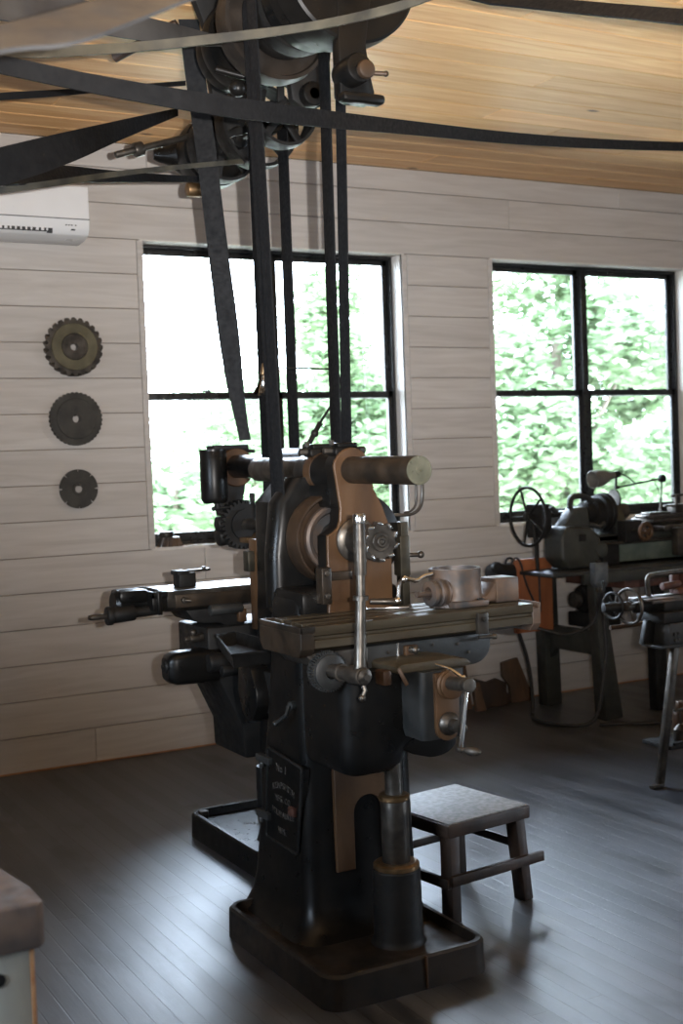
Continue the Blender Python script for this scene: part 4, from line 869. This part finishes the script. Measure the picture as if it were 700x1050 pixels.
t.build('louver', 'acwhite', ac)
t = MB(); t.prism([(-.205, 2.738), (-.178, 2.724), (-.16, 2.728), (-.18, 2.742)], 'x', 1.29, 1.80, .002); t.build('flap', 'acwhite', ac)
t = MB()
for i in range(4): t.box((1.895 + .014 * i + (.006 if i > 2 else 0), -.2075, 2.774), (1.903 + .014 * i + (.006 if i > 2 else 0), -.200, 2.779))
t.box((1.925, -.2045, 2.752), (1.945, -.195, 2.758)); t.build('indicator', 'greyblue', ac)

# ------------------------------------------------------------------ cutters hung on the wall
def wall_cutter(name, cx, cz, R_, teeth, m1, m2, label, kind):
    e = thing(name, label, 'milling cutter', (cx, -.03, cz))
    t = MB()
    if kind == 0:
        t.gear((cx, -.030, cz), (0, -1, 0), R_, R_ * .90, .045, teeth, bore=.020, skew=.16)
    elif kind == 1:
        t.gear((cx, -.026, cz), (0, -1, 0), R_, R_ * .965, .032, teeth, bore=.020, skew=.05)
    else:
        n = 0; pts = []
        for k in range(8):
            a0 = 360 / 8 * k
            pts += [(cx + R_ * math.cos(math.radians(a0 + d)), cz + R_ * math.sin(math.radians(a0 + d))) for d in (2, 10, 18, 26, 34, 43)]
            pts += [(cx + R_ * .84 * math.cos(math.radians(a0 + 43.4)), cz + R_ * .84 * math.sin(math.radians(a0 + 43.4))), (cx + R_ * .84 * math.cos(math.radians(a0 + 46)), cz + R_ * .84 * math.sin(math.radians(a0 + 46)))]
        b = t.bm; q = len(pts)
        def hole(k): 
            v = Vector((pts[k][0] - cx, pts[k][1] - cz)).normalized() * .020; return (cx + v.x, cz + v.y)
        A = [b.verts.new((x, -.030, z)) for x, z in pts]; B = [b.verts.new((x, -.018, z)) for x, z in pts]
        IA = [b.verts.new((hole(k)[0], -.030, hole(k)[1])) for k in range(q)]; IB = [b.verts.new((hole(k)[0], -.018, hole(k)[1])) for k in range(q)]
        for i in range(q):
            j = (i + 1) % q
            b.faces.new((A[i], A[j], IA[j], IA[i])); b.faces.new((B[j], B[i], IB[i], IB[j])); b.faces.new((A[j], A[i], B[i], B[j])); b.faces.new((IA[i], IA[j], IB[j], IB[i]))
        bmesh.ops.recalc_face_normals(b, faces=b.faces)
    t.build('toothed_disc', m1, e)
    t = MB()
    if kind == 0: t.ring((cx, -.054, cz), (0, 1, 0), R_ * .80, R_ * .46, .010); t.build('cutter_face', m2, e); t = MB(); t.ring((cx, -.054, cz), (0, 1, 0), R_ * .45, R_ * .40, .006)
    elif kind == 1: t.ring((cx, -.043, cz), (0, 1, 0), R_ * .76, .026, .006)
    else: t.ring((cx, -.031, cz), (0, 1, 0), .034, .0205, .004)
    t.build('hub_ring', m2 if kind else 'steeldark', e)
    t = MB(); t.cyl((cx, -.050, cz + .017), (cx, .004, cz + .017), .0028, seg=10); t.build('nail', 'steel', e)
wall_cutter('wall_cutter', 1.960, 2.183, .152, 24, 'steeldark', 'cutter_olive', 'largest olive toothed milling cutter, top one of three hung on the wall', 0)
wall_cutter('wall_cutter', 1.957, 1.812, .139, 36, 'cutter_dark', 'cutter_dark', 'dark fine-toothed milling cutter, middle one of three hung on the wall', 1)
wall_cutter('wall_cutter', 1.957, 1.448, .102, 8, 'cutter_dark', 'cutter_dark', 'smallest slotted thin cutter, bottom one of three hung on the wall', 2)
# cutter standing on the sill of the left window
sc2 = thing('sill_cutter', 'small conical steel cutter standing on the sill of the left window', 'milling cutter', (2.47, .045, 1.112))
t = MB(); t.gear((2.475, .045, 1.138), (0, 0, 1), .072, .062, .05, 12, skew=.1)
for v in t.bm.verts:
    if v.co.z > 1.15: v.co.x = 2.475 + (v.co.x - 2.475) * .72; v.co.y = .045 + (v.co.y - .045) * .72
t.build('cutting_teeth', 'castgrey', sc2)
t = MB(); t.cyl((2.455, .045, 1.163), (2.455, .045, 1.195), .038, bev=.004, seg=28); t.build('hub', 'steeldark', sc2)

# ------------------------------------------------------------------ overhead shafting
def pulley(name, c, R_, w, parent, m='black2', spokes=0, hub=.04, crown=.004):
    t = MB(); c = Vector(c)
    if spokes:
        t.lathe([(R_ - .014, -w / 2), (R_ - .002, -w / 2), (R_ + crown, 0), (R_ - .002, w / 2), (R_ - .014, w / 2), (R_ - .010, 0)], c, (0, 1, 0), 56, closed=True)
        for k in range(spokes):
            a = 2 * PI * k / spokes + .3; d = Vector((math.cos(a), 0, math.sin(a)))
            t.bar(c + d * hub * .7, c + d * (R_ - .006), .03, .014, .004, up=(0, 1, 0))
        t.cyl(c - Vector((0, w * .5, 0)), c + Vector((0, w * .5, 0)), hub, bev=.004)
    else:
        t.lathe([(.018, -w / 2 + .008), (hub, -w / 2 + .004), (hub + .004, -w / 2 + .014), (R_ - .02, -w / 2 + .016), (R_ - .014, -w / 2), (R_ - .002, -w / 2), (R_ + crown, 0), (R_ - .002, w / 2), (R_ - .014, w / 2), (R_ - .02, w / 2 - .016), (hub + .004, w / 2 - .014), (hub, w / 2 - .004), (.018, w / 2 - .008)], c, (0, 1, 0), 56, closed=True)
    return t.build(name, m, parent)

def hanger(x, y, z, parent, wtop=.26, drop=.06):
    t = MB()
    o = [(x - wtop / 2, ZC), (x - wtop / 2, ZC - .02), (x - .085, z + .10), (x - .07, z - drop + .02), (x - .03, z - drop), (x + .03, z - drop), (x + .07, z - drop + .02), (x + .085, z + .10), (x + wtop / 2, ZC - .02), (x + wtop / 2, ZC)]
    t.prism(o, 'y', y - .02, y + .02, .006); t.box((x - wtop / 2 - .02, y - .05, ZC - .022), (x + wtop / 2 + .02, y + .05, ZC - .0005), .004)
    h = t.build('hanger', 'black2', parent)
    t = MB(); t.cyl((x, y - .06, z), (x, y + .06, z), .045, bev=.008); t.build('bearing', 'black', h)
    return h

SXX, SZ = 1.93, 3.03
c1 = thing('countershaft', 'overhead countershaft with a stepped cone of black pulleys, above the near milling machine', 'countershaft', (SXX, -2.7, SZ))
t = MB(); t.cyl((SXX, -3.42, SZ), (SXX, -2.12, SZ), .020); t.build('shaft', 'steeldark', c1)
t = MB()
pr = [(.02, 0)]
yy = 0
for R_, w in ((.225, .11), (.195, .095), (.170, .09)):
    pr += [(R_ - .03, yy), (R_ - .008, yy), (R_, yy + .006), (R_ + .003, yy + w / 2), (R_, yy + w - .006), (R_ - .008, yy + w)]; yy += w
pr += [(.02, yy)]
t.lathe(pr, (SXX, -3.12, SZ), (0, 1, 0), 64, closed=True); t.build('cone_pulley', 'black', c1)
pulley('pulley', (SXX - .008, -2.755, SZ), .155, .07, c1, 'black2')
pulley('pulley', (SXX, -2.662, SZ), .135, .078, c1, 'black2')
pulley('pulley', (SXX, -2.565, SZ), .195, .085, c1, 'base')
pulley('pulley', (SXX, -2.42, SZ), .125, .07, c1, 'black')
pulley('pulley', (SXX, -2.33, SZ), .155, .07, c1, 'black')
pulley('pulley', (SXX, -2.24, SZ), .135, .07, c1, 'black')
hanger(SXX, -2.17, SZ, c1); hanger(SXX, -3.20, SZ, c1)
t = MB(); t.prism([(1.87, 2.98), (1.87, 2.64), (1.90, 2.625), (1.975, 2.625), (1.99, 2.66), (1.975, 2.72), (1.965, 2.80), (1.99, 2.95)], 'y', -3.125, -3.08, .006)
t.cyl((1.905, -3.19, 2.71), (1.905, -3.08, 2.71), .045, bev=.012)
t.bar((1.86, -3.14, 2.632), (2.005, -3.14, 2.632), .05, .03, .012); br_ = t.build('shifter_bracket', 'black', c1)
t = MB(); t.cyl((1.915, -3.19, 2.70), (1.915, -3.215, 2.70), .028, bev=.008); t.cyl((1.93, -3.20, 2.692), (1.97, -3.22, 2.688), .007); t.sph((1.972, -3.221, 2.688), .009); t.build('bearing_cap', 'pulleybrown', br_)
t = MB(); t.cyl((1.77, -2.44, 2.90), (1.90, -2.50, 2.86), .012); t.sph((1.885, -2.36, 2.87), .032); t.build('oil_cup', 'black', c1)
t = MB(); t.cyl((1.56, -2.0, 3.04), (1.74, -2.18, 3.13), .018, bev=.004); t.build('shifter_rod', 'darkwood', c1)

S2X, S2Z = 2.19, 2.885
c2 = thing('countershaft', 'overhead countershaft with spoked pulleys and a shifting rod, nearer the wall', 'countershaft', (S2X, -1.8, S2Z))
t = MB(); t.cyl((S2X, -2.36, S2Z), (S2X, -1.24, S2Z), .020); t.build('shaft', 'steeldark', c2)
pulley('pulley', (S2X, -1.40, S2Z), .150, .10, c2, 'black', hub=.06)
pulley('pulley', (S2X, -1.52, S2Z), .150, .08, c2, 'black2', spokes=6)
pulley('pulley', (S2X, -1.86, S2Z), .165, .09, c2, 'black2', spokes=6)
pulley('pulley', (S2X, -1.957, S2Z), .055, .09, c2, 'black', hub=.03)
pulley('pulley', (S2X, -2.08, S2Z), .135, .09, c2, 'black2', spokes=5)
hanger(S2X, -1.64, S2Z, c2, drop=.08); hanger(S2X, -2.30, S2Z, c2, drop=.04)
t = MB(); t.lathe([(.10, 0), (.085, .04), (.045, .09), (.03, .14), (.02, .16), (0, .16)], (2.12, -1.33, S2Z - .0), (-1, .25, .0), 32); t.build('clutch_cone', 'black', c2)
t = MB(); t.cyl((1.74, -1.45, 2.83), (2.12, -1.45, 2.95), .014, bev=.003); t.cyl((1.82, -1.45, 2.855), (1.86, -1.45, 2.868), .030, bev=.006); t.build('shifter_rod', 'steeldark', c2)
t = MB(); t.cyl((2.05, -1.44, S2Z - .17), (2.12, -1.44, S2Z - .17), .03, bev=.01); t.build('oil_cup', 'brass', c2)

# belts: flat loops between two pulleys that turn about the y direction
def loop_belt(name, y, top, bot, w, label, m='belt', group=None, gapfrom=None):
    (cx1, cz1, r1), (cx2, cz2, r2) = top, bot; pts = []
    r1 += .0045; r2 += .0045
    for k in range(25): a = math.radians(0 + 180 * k / 24); pts.append((cx1 + r1 * math.cos(a), cz1 + r1 * math.sin(a)))
    n = 14
    for k in range(1, n): f = k / n; pts.append((cx1 - r1 + (cx2 - r2 - cx1 + r1) * f, cz1 + (cz2 - cz1) * f))
    for k in range(25): a = math.radians(180 + 180 * k / 24); pts.append((cx2 + r2 * math.cos(a), cz2 + r2 * math.sin(a)))
    for k in range(1, n): f = k / n; pts.append((cx2 + r2 + (cx1 + r1 - cx2 - r2) * f, cz2 + (cz1 - cz2) * f))
    t = MB(); b = t.bm; N_ = len(pts); th = .005; O = []
    for i, (x, z) in enumerate(pts):
        p0 = pts[i - 1]; p1 = pts[(i + 1) % N_]; d = Vector((p1[0] - p0[0], p1[1] - p0[1])).normalized(); nx, nz = d.y, -d.x
        O.append([b.verts.new((x + nx * s * th / 2, y + q * w / 2, z + nz * s * th / 2)) for s, q in ((1, -1), (1, 1), (-1, 1), (-1, -1))])
    for i in range(N_):
        A, B = O[i], O[(i + 1) % N_]
        for k in range(4): b.faces.new((A[k], B[k], B[(k + 1) % 4], A[(k + 1) % 4]))
    bmesh.ops.recalc_face_normals(b, faces=b.faces)
    return tag(t.build(name, m), label, 'belt', group)
loop_belt('drive_belt', -2.755, (SXX - .008, SZ, .155), (VX - .012, 1.30, .118), .062, 'front one of two black belt loops dropping to the near milling machine')
loop_belt('drive_belt', -2.662, (SXX, SZ, .135), (VX + .012, 1.32, .110), .070, 'rear one of two black belt loops dropping to the near milling machine')
loop_belt('drive_belt', -1.955, (S2X, S2Z, .060), (2.195, 1.36, .056), .085, 'narrow black belt loop from the rear countershaft down to the far milling machine')

def ribbon(name, pairs, m, label, th=.006, sm=2, twist=None):
    a = [Vector(p[0]) for p in pairs]; c = [Vector(p[1]) for p in pairs]
    for _ in range(sm):
        def ch(q):
            r = [q[0]]
            for A, B in zip(q, q[1:]): r += [A * .75 + B * .25, A * .25 + B * .75]
            return r + [q[-1]]
        a, c = ch(a), ch(c)
    t = MB(); b = t.bm; O = []; n = len(a)
    for i in range(n):
        d = ((a[min(i + 1, n - 1)] + c[min(i + 1, n - 1)]) - (a[max(i - 1, 0)] + c[max(i - 1, 0)])).normalized()
        w = (c[i] - a[i]).normalized(); nn = d.cross(w).normalized() * th / 2
        O.append([b.verts.new(a[i] + nn), b.verts.new(c[i] + nn), b.verts.new(c[i] - nn), b.verts.new(a[i] - nn)])
    for A, B in zip(O, O[1:]):
        for k in range(4): b.faces.new((A[k], B[k], B[(k + 1) % 4], A[(k + 1) % 4]))
    b.faces.new(O[0][::-1]); b.faces.new(O[-1]); bmesh.ops.recalc_face_normals(b, faces=b.faces)
    return tag(t.build(name, m), label, 'belt')
RIB = {
    'long_front': [((0.67, -3.316, 2.594), (0.668, -3.317, 2.548)), ((0.818, -3.283, 2.587), (0.815, -3.284, 2.541)), ((1.121, -3.278, 2.562), (1.118, -3.279, 2.513)), ((1.448, -3.286, 2.548), (1.445, -3.287, 2.49)), ((1.872, -2.999, 2.629), (1.869, -3.0, 2.575)), ((2.432, -2.614, 2.745), (2.429, -2.615, 2.696)), ((3.037, -2.37, 2.817), (3.034, -2.371, 2.771)), ((3.777, -2.084, 2.922), (3.775, -2.085, 2.879)), ((4.371, -1.948, 2.993), (4.368, -1.948, 2.951)), ((4.929, -1.907, 3.046), (4.927, -1.908, 3.002))],
    'upper_right': [((2.312, -3.222, 2.968), (2.255, -3.25, 2.927)), ((2.38, -3.376, 2.921), (2.347, -3.417, 2.868)), ((2.4, -3.619, 2.826), (2.365, -3.659, 2.773)), ((2.381, -3.84, 2.741), (2.344, -3.88, 2.687)), ((2.348, -4.054, 2.657), (2.31, -4.093, 2.601)), ((2.304, -4.32, 2.556), (2.263, -4.357, 2.499))],
    'wide_grey': [((0.408, -4.617, 2.174), (0.383, -4.779, 2.087)), ((0.488, -4.579, 2.21), (0.467, -4.708, 2.138)), ((0.589, -4.541, 2.258), (0.559, -4.701, 2.154)), ((0.699, -4.45, 2.325), (0.693, -4.599, 2.239)), ((0.868, -4.285, 2.437), (0.833, -4.5, 2.327)), ((1.047, -4.149, 2.552), (1.008, -4.362, 2.435))],
    'tapering_grey': [((0.873, -2.666, 3.018), (0.843, -2.771, 2.857)), ((1.035, -2.698, 3.003), (1.015, -2.75, 2.859)), ((1.225, -2.746, 2.951), (1.221, -2.748, 2.86)), ((1.413, -2.735, 2.933), (1.409, -2.737, 2.858)), ((1.622, -2.62, 2.96), (1.619, -2.621, 2.906)), ((1.809, -2.493, 2.984), (1.808, -2.493, 2.964))],
    'worn_edge': [((0.722, -3.287, 2.595), (0.721, -3.288, 2.572)), ((0.918, -3.279, 2.619), (0.917, -3.279, 2.592)), ((1.058, -3.239, 2.656), (1.057, -3.24, 2.628)), ((1.229, -3.216, 2.691), (1.227, -3.217, 2.665)), ((1.436, -3.328, 2.709), (1.435, -3.329, 2.683)), ((1.575, -3.403, 2.721), (1.574, -3.404, 2.698)), ((1.641, -3.554, 2.705), (1.64, -3.554, 2.682)), ((1.701, -3.701, 2.696), (1.7, -3.701, 2.671)), ((1.75, -3.784, 2.701), (1.749, -3.784, 2.68)), ((1.797, -3.866, 2.713), (1.796, -3.867, 2.69))],
    'thin_far': [((0.924, -2.365, 2.74), (0.922, -2.365, 2.719)), ((1.058, -2.322, 2.778), (1.057, -2.322, 2.753)), ((1.284, -2.214, 2.84), (1.283, -2.215, 2.817)), ((1.561, -2.018, 2.936), (1.56, -2.018, 2.919)), ((1.895, -1.853, 3.036), (1.894, -1.854, 3.017))],
    'dark_a': [((0.753, -2.972, 2.391), (0.748, -2.974, 2.292)), ((0.921, -2.832, 2.474), (0.915, -2.834, 2.361)), ((1.158, -2.613, 2.586), (1.179, -2.629, 2.489)), ((1.487, -2.214, 2.755), (1.483, -2.216, 2.684)), ((1.901, -1.746, 2.96), (1.9, -1.747, 2.929))],
    'dark_b': [((0.818, -2.664, 2.434), (0.794, -2.767, 2.371)), ((0.993, -2.53, 2.458), (0.966, -2.631, 2.411)), ((1.129, -2.372, 2.538), (1.098, -2.473, 2.456)), ((1.301, -2.12, 2.61), (1.268, -2.22, 2.527)), ((1.612, -1.831, 2.672), (1.61, -1.831, 2.632)), ((2.083, -1.513, 2.755), (2.081, -1.513, 2.731))],
    'light_edge': [((0.837, -2.562, 2.399), (0.836, -2.562, 2.379)), ((0.991, -2.53, 2.428), (0.99, -2.531, 2.407)), ((1.21, -2.418, 2.491), (1.208, -2.418, 2.469)), ((1.478, -2.218, 2.582), (1.477, -2.218, 2.562)), ((1.77, -2.031, 2.666), (1.769, -2.031, 2.648)), ((2.183, -1.852, 2.765), (2.182, -1.852, 2.745))],
}
ribbon('line_belt', RIB['long_front'], 'belt', 'long black belt crossing the whole picture below the ceiling in front of the pulleys')
ribbon('line_belt', [((1.95, -2.90, 3.21), (1.90, -2.93, 3.17))] + RIB['upper_right'] + [((2.10, -5.20, 2.16), (2.06, -5.23, 2.10)), ((1.95, -6.0, 1.80), (1.90, -6.02, 1.74))], 'belt', 'black belt crossing the upper right corner under the pine ceiling')
ribbon('line_belt', [((-.35, -4.95, 1.93), (-.37, -5.08, 1.85))] + RIB['wide_grey'] + [((1.35, -3.75, 2.86), (1.32, -3.95, 2.75)), ((1.62, -3.30, 3.12), (1.60, -3.45, 3.02))], 'beltgrey', 'wide grey belt nearest the viewer, slanting across the upper left corner')
ribbon('line_belt', RIB['tapering_grey'], 'beltgrey', 'grey belt twisting and narrowing from the upper left corner to the black pulleys')
ribbon('line_belt', RIB['worn_edge'], 'beltedge', 'thin belt with scuffed olive edge curving in front of the big stepped pulley')
ribbon('line_belt', RIB['thin_far'], 'belt', 'very thin dark belt strip close under the ceiling boards at the left')
ribbon('line_belt', RIB['dark_a'], 'belt', 'black belt widening toward the left edge above the air conditioner')
ribbon('line_belt', RIB['dark_b'], 'belt', 'flat black belt passing just in front of the top of the air conditioner')
ribbon('line_belt', RIB['light_edge'], 'beltedge', 'narrow belt with a pale edge running from the air conditioner to the rear pulleys')
# slack strap hanging free beside the rear loop
ribbon('slack_strap', [((1.858, -1.90, 3.25), (1.930, -1.93, 3.25)), ((1.880, -1.90, 3.00), (1.950, -1.93, 3.00)), ((1.905, -1.90, 2.80), (1.976, -1.93, 2.80)), ((1.940, -1.90, 2.40), (2.006, -1.94, 2.40)), ((1.965, -1.91, 2.05), (2.035, -1.96, 2.05)), ((1.990, -1.92, 1.85), (2.042, -1.96, 1.85)), ((2.014, -1.93, 1.72), (2.058, -1.95, 1.72)), ((2.030, -1.93, 1.642), (2.070, -1.95, 1.642))], 'belt', 'black strap hanging from the ceiling with a free lower end, leftmost of the vertical belts')

# jointed lamp on the overarm housing
jl = thing('jointed_lamp', 'small glass shaded lamp on a thin jointed arm among the vertical belts', 'lamp', (1.94, -2.66, 1.575))
t = MB(); t.cyl((1.95, -2.66, 1.56), (1.955, -2.66, 1.61), .018, bev=.004); t.tube([(1.955, -2.66, 1.605), (2.02, -2.63, 1.68)], .009); t.sph((1.99, -2.645, 1.645), .014); t.tube([(2.02, -2.63, 1.68), (2.125, -2.60, 1.80)], .0045); t.tube([(2.125, -2.60, 1.80), (2.115, -2.60, 1.866), (1.84, -2.60, 1.872)], .0032); t.build('arm', 'black2', jl)
t = MB(); t.cyl((1.836, -2.60, 1.885), (1.832, -2.60, 1.845), .012, .016, bev=.003); so_ = t.build('socket', 'brass', jl)
t = MB(); t.cyl((1.836, -2.60, 1.91), (1.836, -2.60, 1.884), .008, bev=.002); t.build('socket_cap', 'black2', so_)
t = MB(); t.lathe([(.014, 0), (.018, .02), (.024, .045), (.036, .068), (.0345, .069), (.022, .046), (.016, .02), (.012, 0)], (1.832, -2.60, 1.85), (-.12, 0, -1), 32, closed=True); t.build('lamp_shade', 'glass', jl)
t = MB(); t.lathe([(0, 0), (.008, 0), (.010, .012), (.013, .03), (.008, .045), (0, .048)], (1.832, -2.60, 1.848), (-.12, 0, -1), 20); t.build('bulb', 'chrome', jl)

# ------------------------------------------------------------------ outdoors
t = MB(); b = t.bm; G = 26
gv = [[b.verts.new((-14 + 60 * i / G, 1.2 + 60 * j / G, -3.4 + .4 * math.sin(i * .7) * math.sin(j * .5) + max(0, j - 6) * .22)) for i in range(G + 1)] for j in range(G + 1)]
for j in range(G):
    for i in range(G): b.faces.new((gv[j][i], gv[j][i + 1], gv[j + 1][i + 1], gv[j + 1][i]))
struct(t.build('ground', 'grass'))
def tree(x, y, zb, cz, rx, rz, n, seed, label, m='leaf1', ls=.10):
    rnd = random.Random(seed)
    e = thing('leafy_tree', label, 'tree', (x, y, zb), 'trees outside the windows')
    t = MB(); t.tube([(x, y, zb), (x + .1, y, (zb + cz) / 2), (x, y, cz + rz * .3)], .22, r1=.06, seg=10, smooth=1)
    for k in range(7):
        a = rnd.uniform(0, 2 * PI); h0 = cz - rz * rnd.uniform(.1, .7)
        t.tube([(x, y, h0), (x + math.cos(a) * rx * .7, y + math.sin(a) * rx * .5, h0 + rz * rnd.uniform(.3, .8))], .06, r1=.015, seg=6)
    t.build('trunk', 'bark', e)
    me_v, me_f = [], []
    blobs = []
    for k in range(26):
        while True:
            v = Vector((rnd.uniform(-1, 1), rnd.uniform(-1, 1), rnd.uniform(-1, 1)))
            if .25 < v.length < 1: break
        blobs.append((Vector((x + v.x * rx * .85, y + v.y * rx * .7, cz + v.z * rz * .85)), rnd.uniform(.25, .45) * rx))
    for k in range(n):
        c, r = rnd.choice(blobs); d = Vector((rnd.gauss(0, 1), rnd.gauss(0, 1), rnd.gauss(0, 1))).normalized() * r * rnd.uniform(.3, 1.0) ** .5
        p = c + d; q = Matrix.Rotation(rnd.uniform(0, 6.28), 3, 'Z') @ Matrix.Rotation(rnd.uniform(-1.2, 1.2), 3, 'X')
        s = ls * rnd.uniform(.6, 1.3); i0 = len(me_v)
        for u, w in ((-1, 0), (0, -.55), (1, 0), (0, .55)): me_v.append(p + q @ Vector((u * s, w * s, 0)) - Vector((x, y, zb)))
        me_f.append((i0, i0 + 1, i0 + 2, i0 + 3))
    me = bpy.data.meshes.new('foliage'); me.from_pydata(me_v, [], me_f); me.materials.append(M[m])
    o = bpy.data.objects.new('foliage', me); COL.objects.link(o); o.parent = e
TREES = [
 (5.5, 8.0, -3.4, .5, 2.1, 2.2, 15000, 1, 'leafy tree outside the lower left panes of the left window', 'leaf1'),
 (8.7, 9.6, -3.3, 2.3, 1.3, 2.1, 9000, 2, 'tall leafy tree outside the right half of the left window', 'leaf1'),
 (11.6, 8.2, -3.3, 2.2, 2.0, 3.3, 19000, 3, 'tall leafy tree filling the left half of the right window', 'leaf2'),
 (15.4, 9.0, -3.3, .3, 2.0, 2.2, 14000, 4, 'leafy tree outside the lower right pane of the right window', 'leaf1'),
 (9.9, 15.0, -2.2, 1.0, 3.2, 2.4, 15000, 5, 'broad low tree farther off between the two windows', 'leaf1'),
]
for a in TREES: tree(*a)

# ------------------------------------------------------------------ light
w = bpy.data.worlds.new('overcast_sky'); scene.world = w; w.use_nodes = True
nt = w.node_tree; N, L = nt.nodes.new, nt.links.new; bg = nt.nodes['Background']
tc = N('ShaderNodeTexCoord'); sx = N('ShaderNodeSeparateXYZ'); cr = N('ShaderNodeValToRGB')
L(tc.outputs['Generated'], sx.inputs[0]); L(sx.outputs['Z'], cr.inputs['Fac'])
cr.color_ramp.elements[0].color = (.72, .85, 1.0, 1); cr.color_ramp.elements[1].color = (.60, .77, 1.0, 1)
L(cr.outputs['Color'], bg.inputs['Color']); bg.inputs['Strength'].default_value = SKY
# the camera's own flash, just right of the lens
CAMP = Vector((0, -6.476, 1.556))
YAW, PITCH, ROLL = -.498, .042, -.036
fwd = Vector((math.sin(-YAW), math.cos(YAW), 0)); fwd = fwd * math.cos(PITCH) + Vector((0, 0, -math.sin(PITCH)))
rt = Vector((math.cos(YAW), math.sin(YAW), 0)); up = rt.cross(fwd)
if FLASH > 0:
    fl = bpy.data.lights.new('camera_flash', 'SPOT'); fl.energy = FLASH; fl.shadow_soft_size = .012; fl.spot_size = math.radians(72); fl.spot_blend = 1.0; fl.color = (1.0, .96, .93)
    fo = bpy.data.objects.new('camera_flash', fl); COL.objects.link(fo); fo.location = CAMP + rt * .135 + up * .03
    aim = (fwd + up * .40).normalized(); fo.rotation_euler = aim.to_track_quat('-Z', 'Y').to_euler()
# ------------------------------------------------------------------ camera
cam = bpy.data.cameras.new('camera'); co = bpy.data.objects.new('camera', cam); COL.objects.link(co)
cam.sensor_fit = 'VERTICAL'; cam.sensor_height = 36; cam.lens = 36 * 1300 / 1050; cam.clip_end = 200; cam.clip_start = .05
cr_, sr_ = math.cos(ROLL), math.sin(ROLL)
R3 = rt * cr_ + up * sr_; U3 = up * cr_ - rt * sr_
co.matrix_world = Matrix(((R3.x, U3.x, -fwd.x, CAMP.x), (R3.y, U3.y, -fwd.y, CAMP.y), (R3.z, U3.z, -fwd.z, CAMP.z), (0, 0, 0, 1)))
cam.dof.use_dof = True; cam.dof.focus_distance = 4.1; cam.dof.aperture_fstop = 4.0
scene.camera = co
vs = scene.view_settings
vs.view_transform = 'Standard'; vs.look = 'None'; vs.exposure = EXPO; vs.gamma = 1; vs.use_curve_mapping = False
scene.cycles.use_denoising = True
scene.cycles.max_bounces = 10; scene.cycles.diffuse_bounces = 5; scene.cycles.glossy_bounces = 4; scene.cycles.transparent_max_bounces = 16
scene.cycles.sample_clamp_indirect = 8; scene.cycles.caustics_reflective = False; scene.cycles.caustics_refractive = False
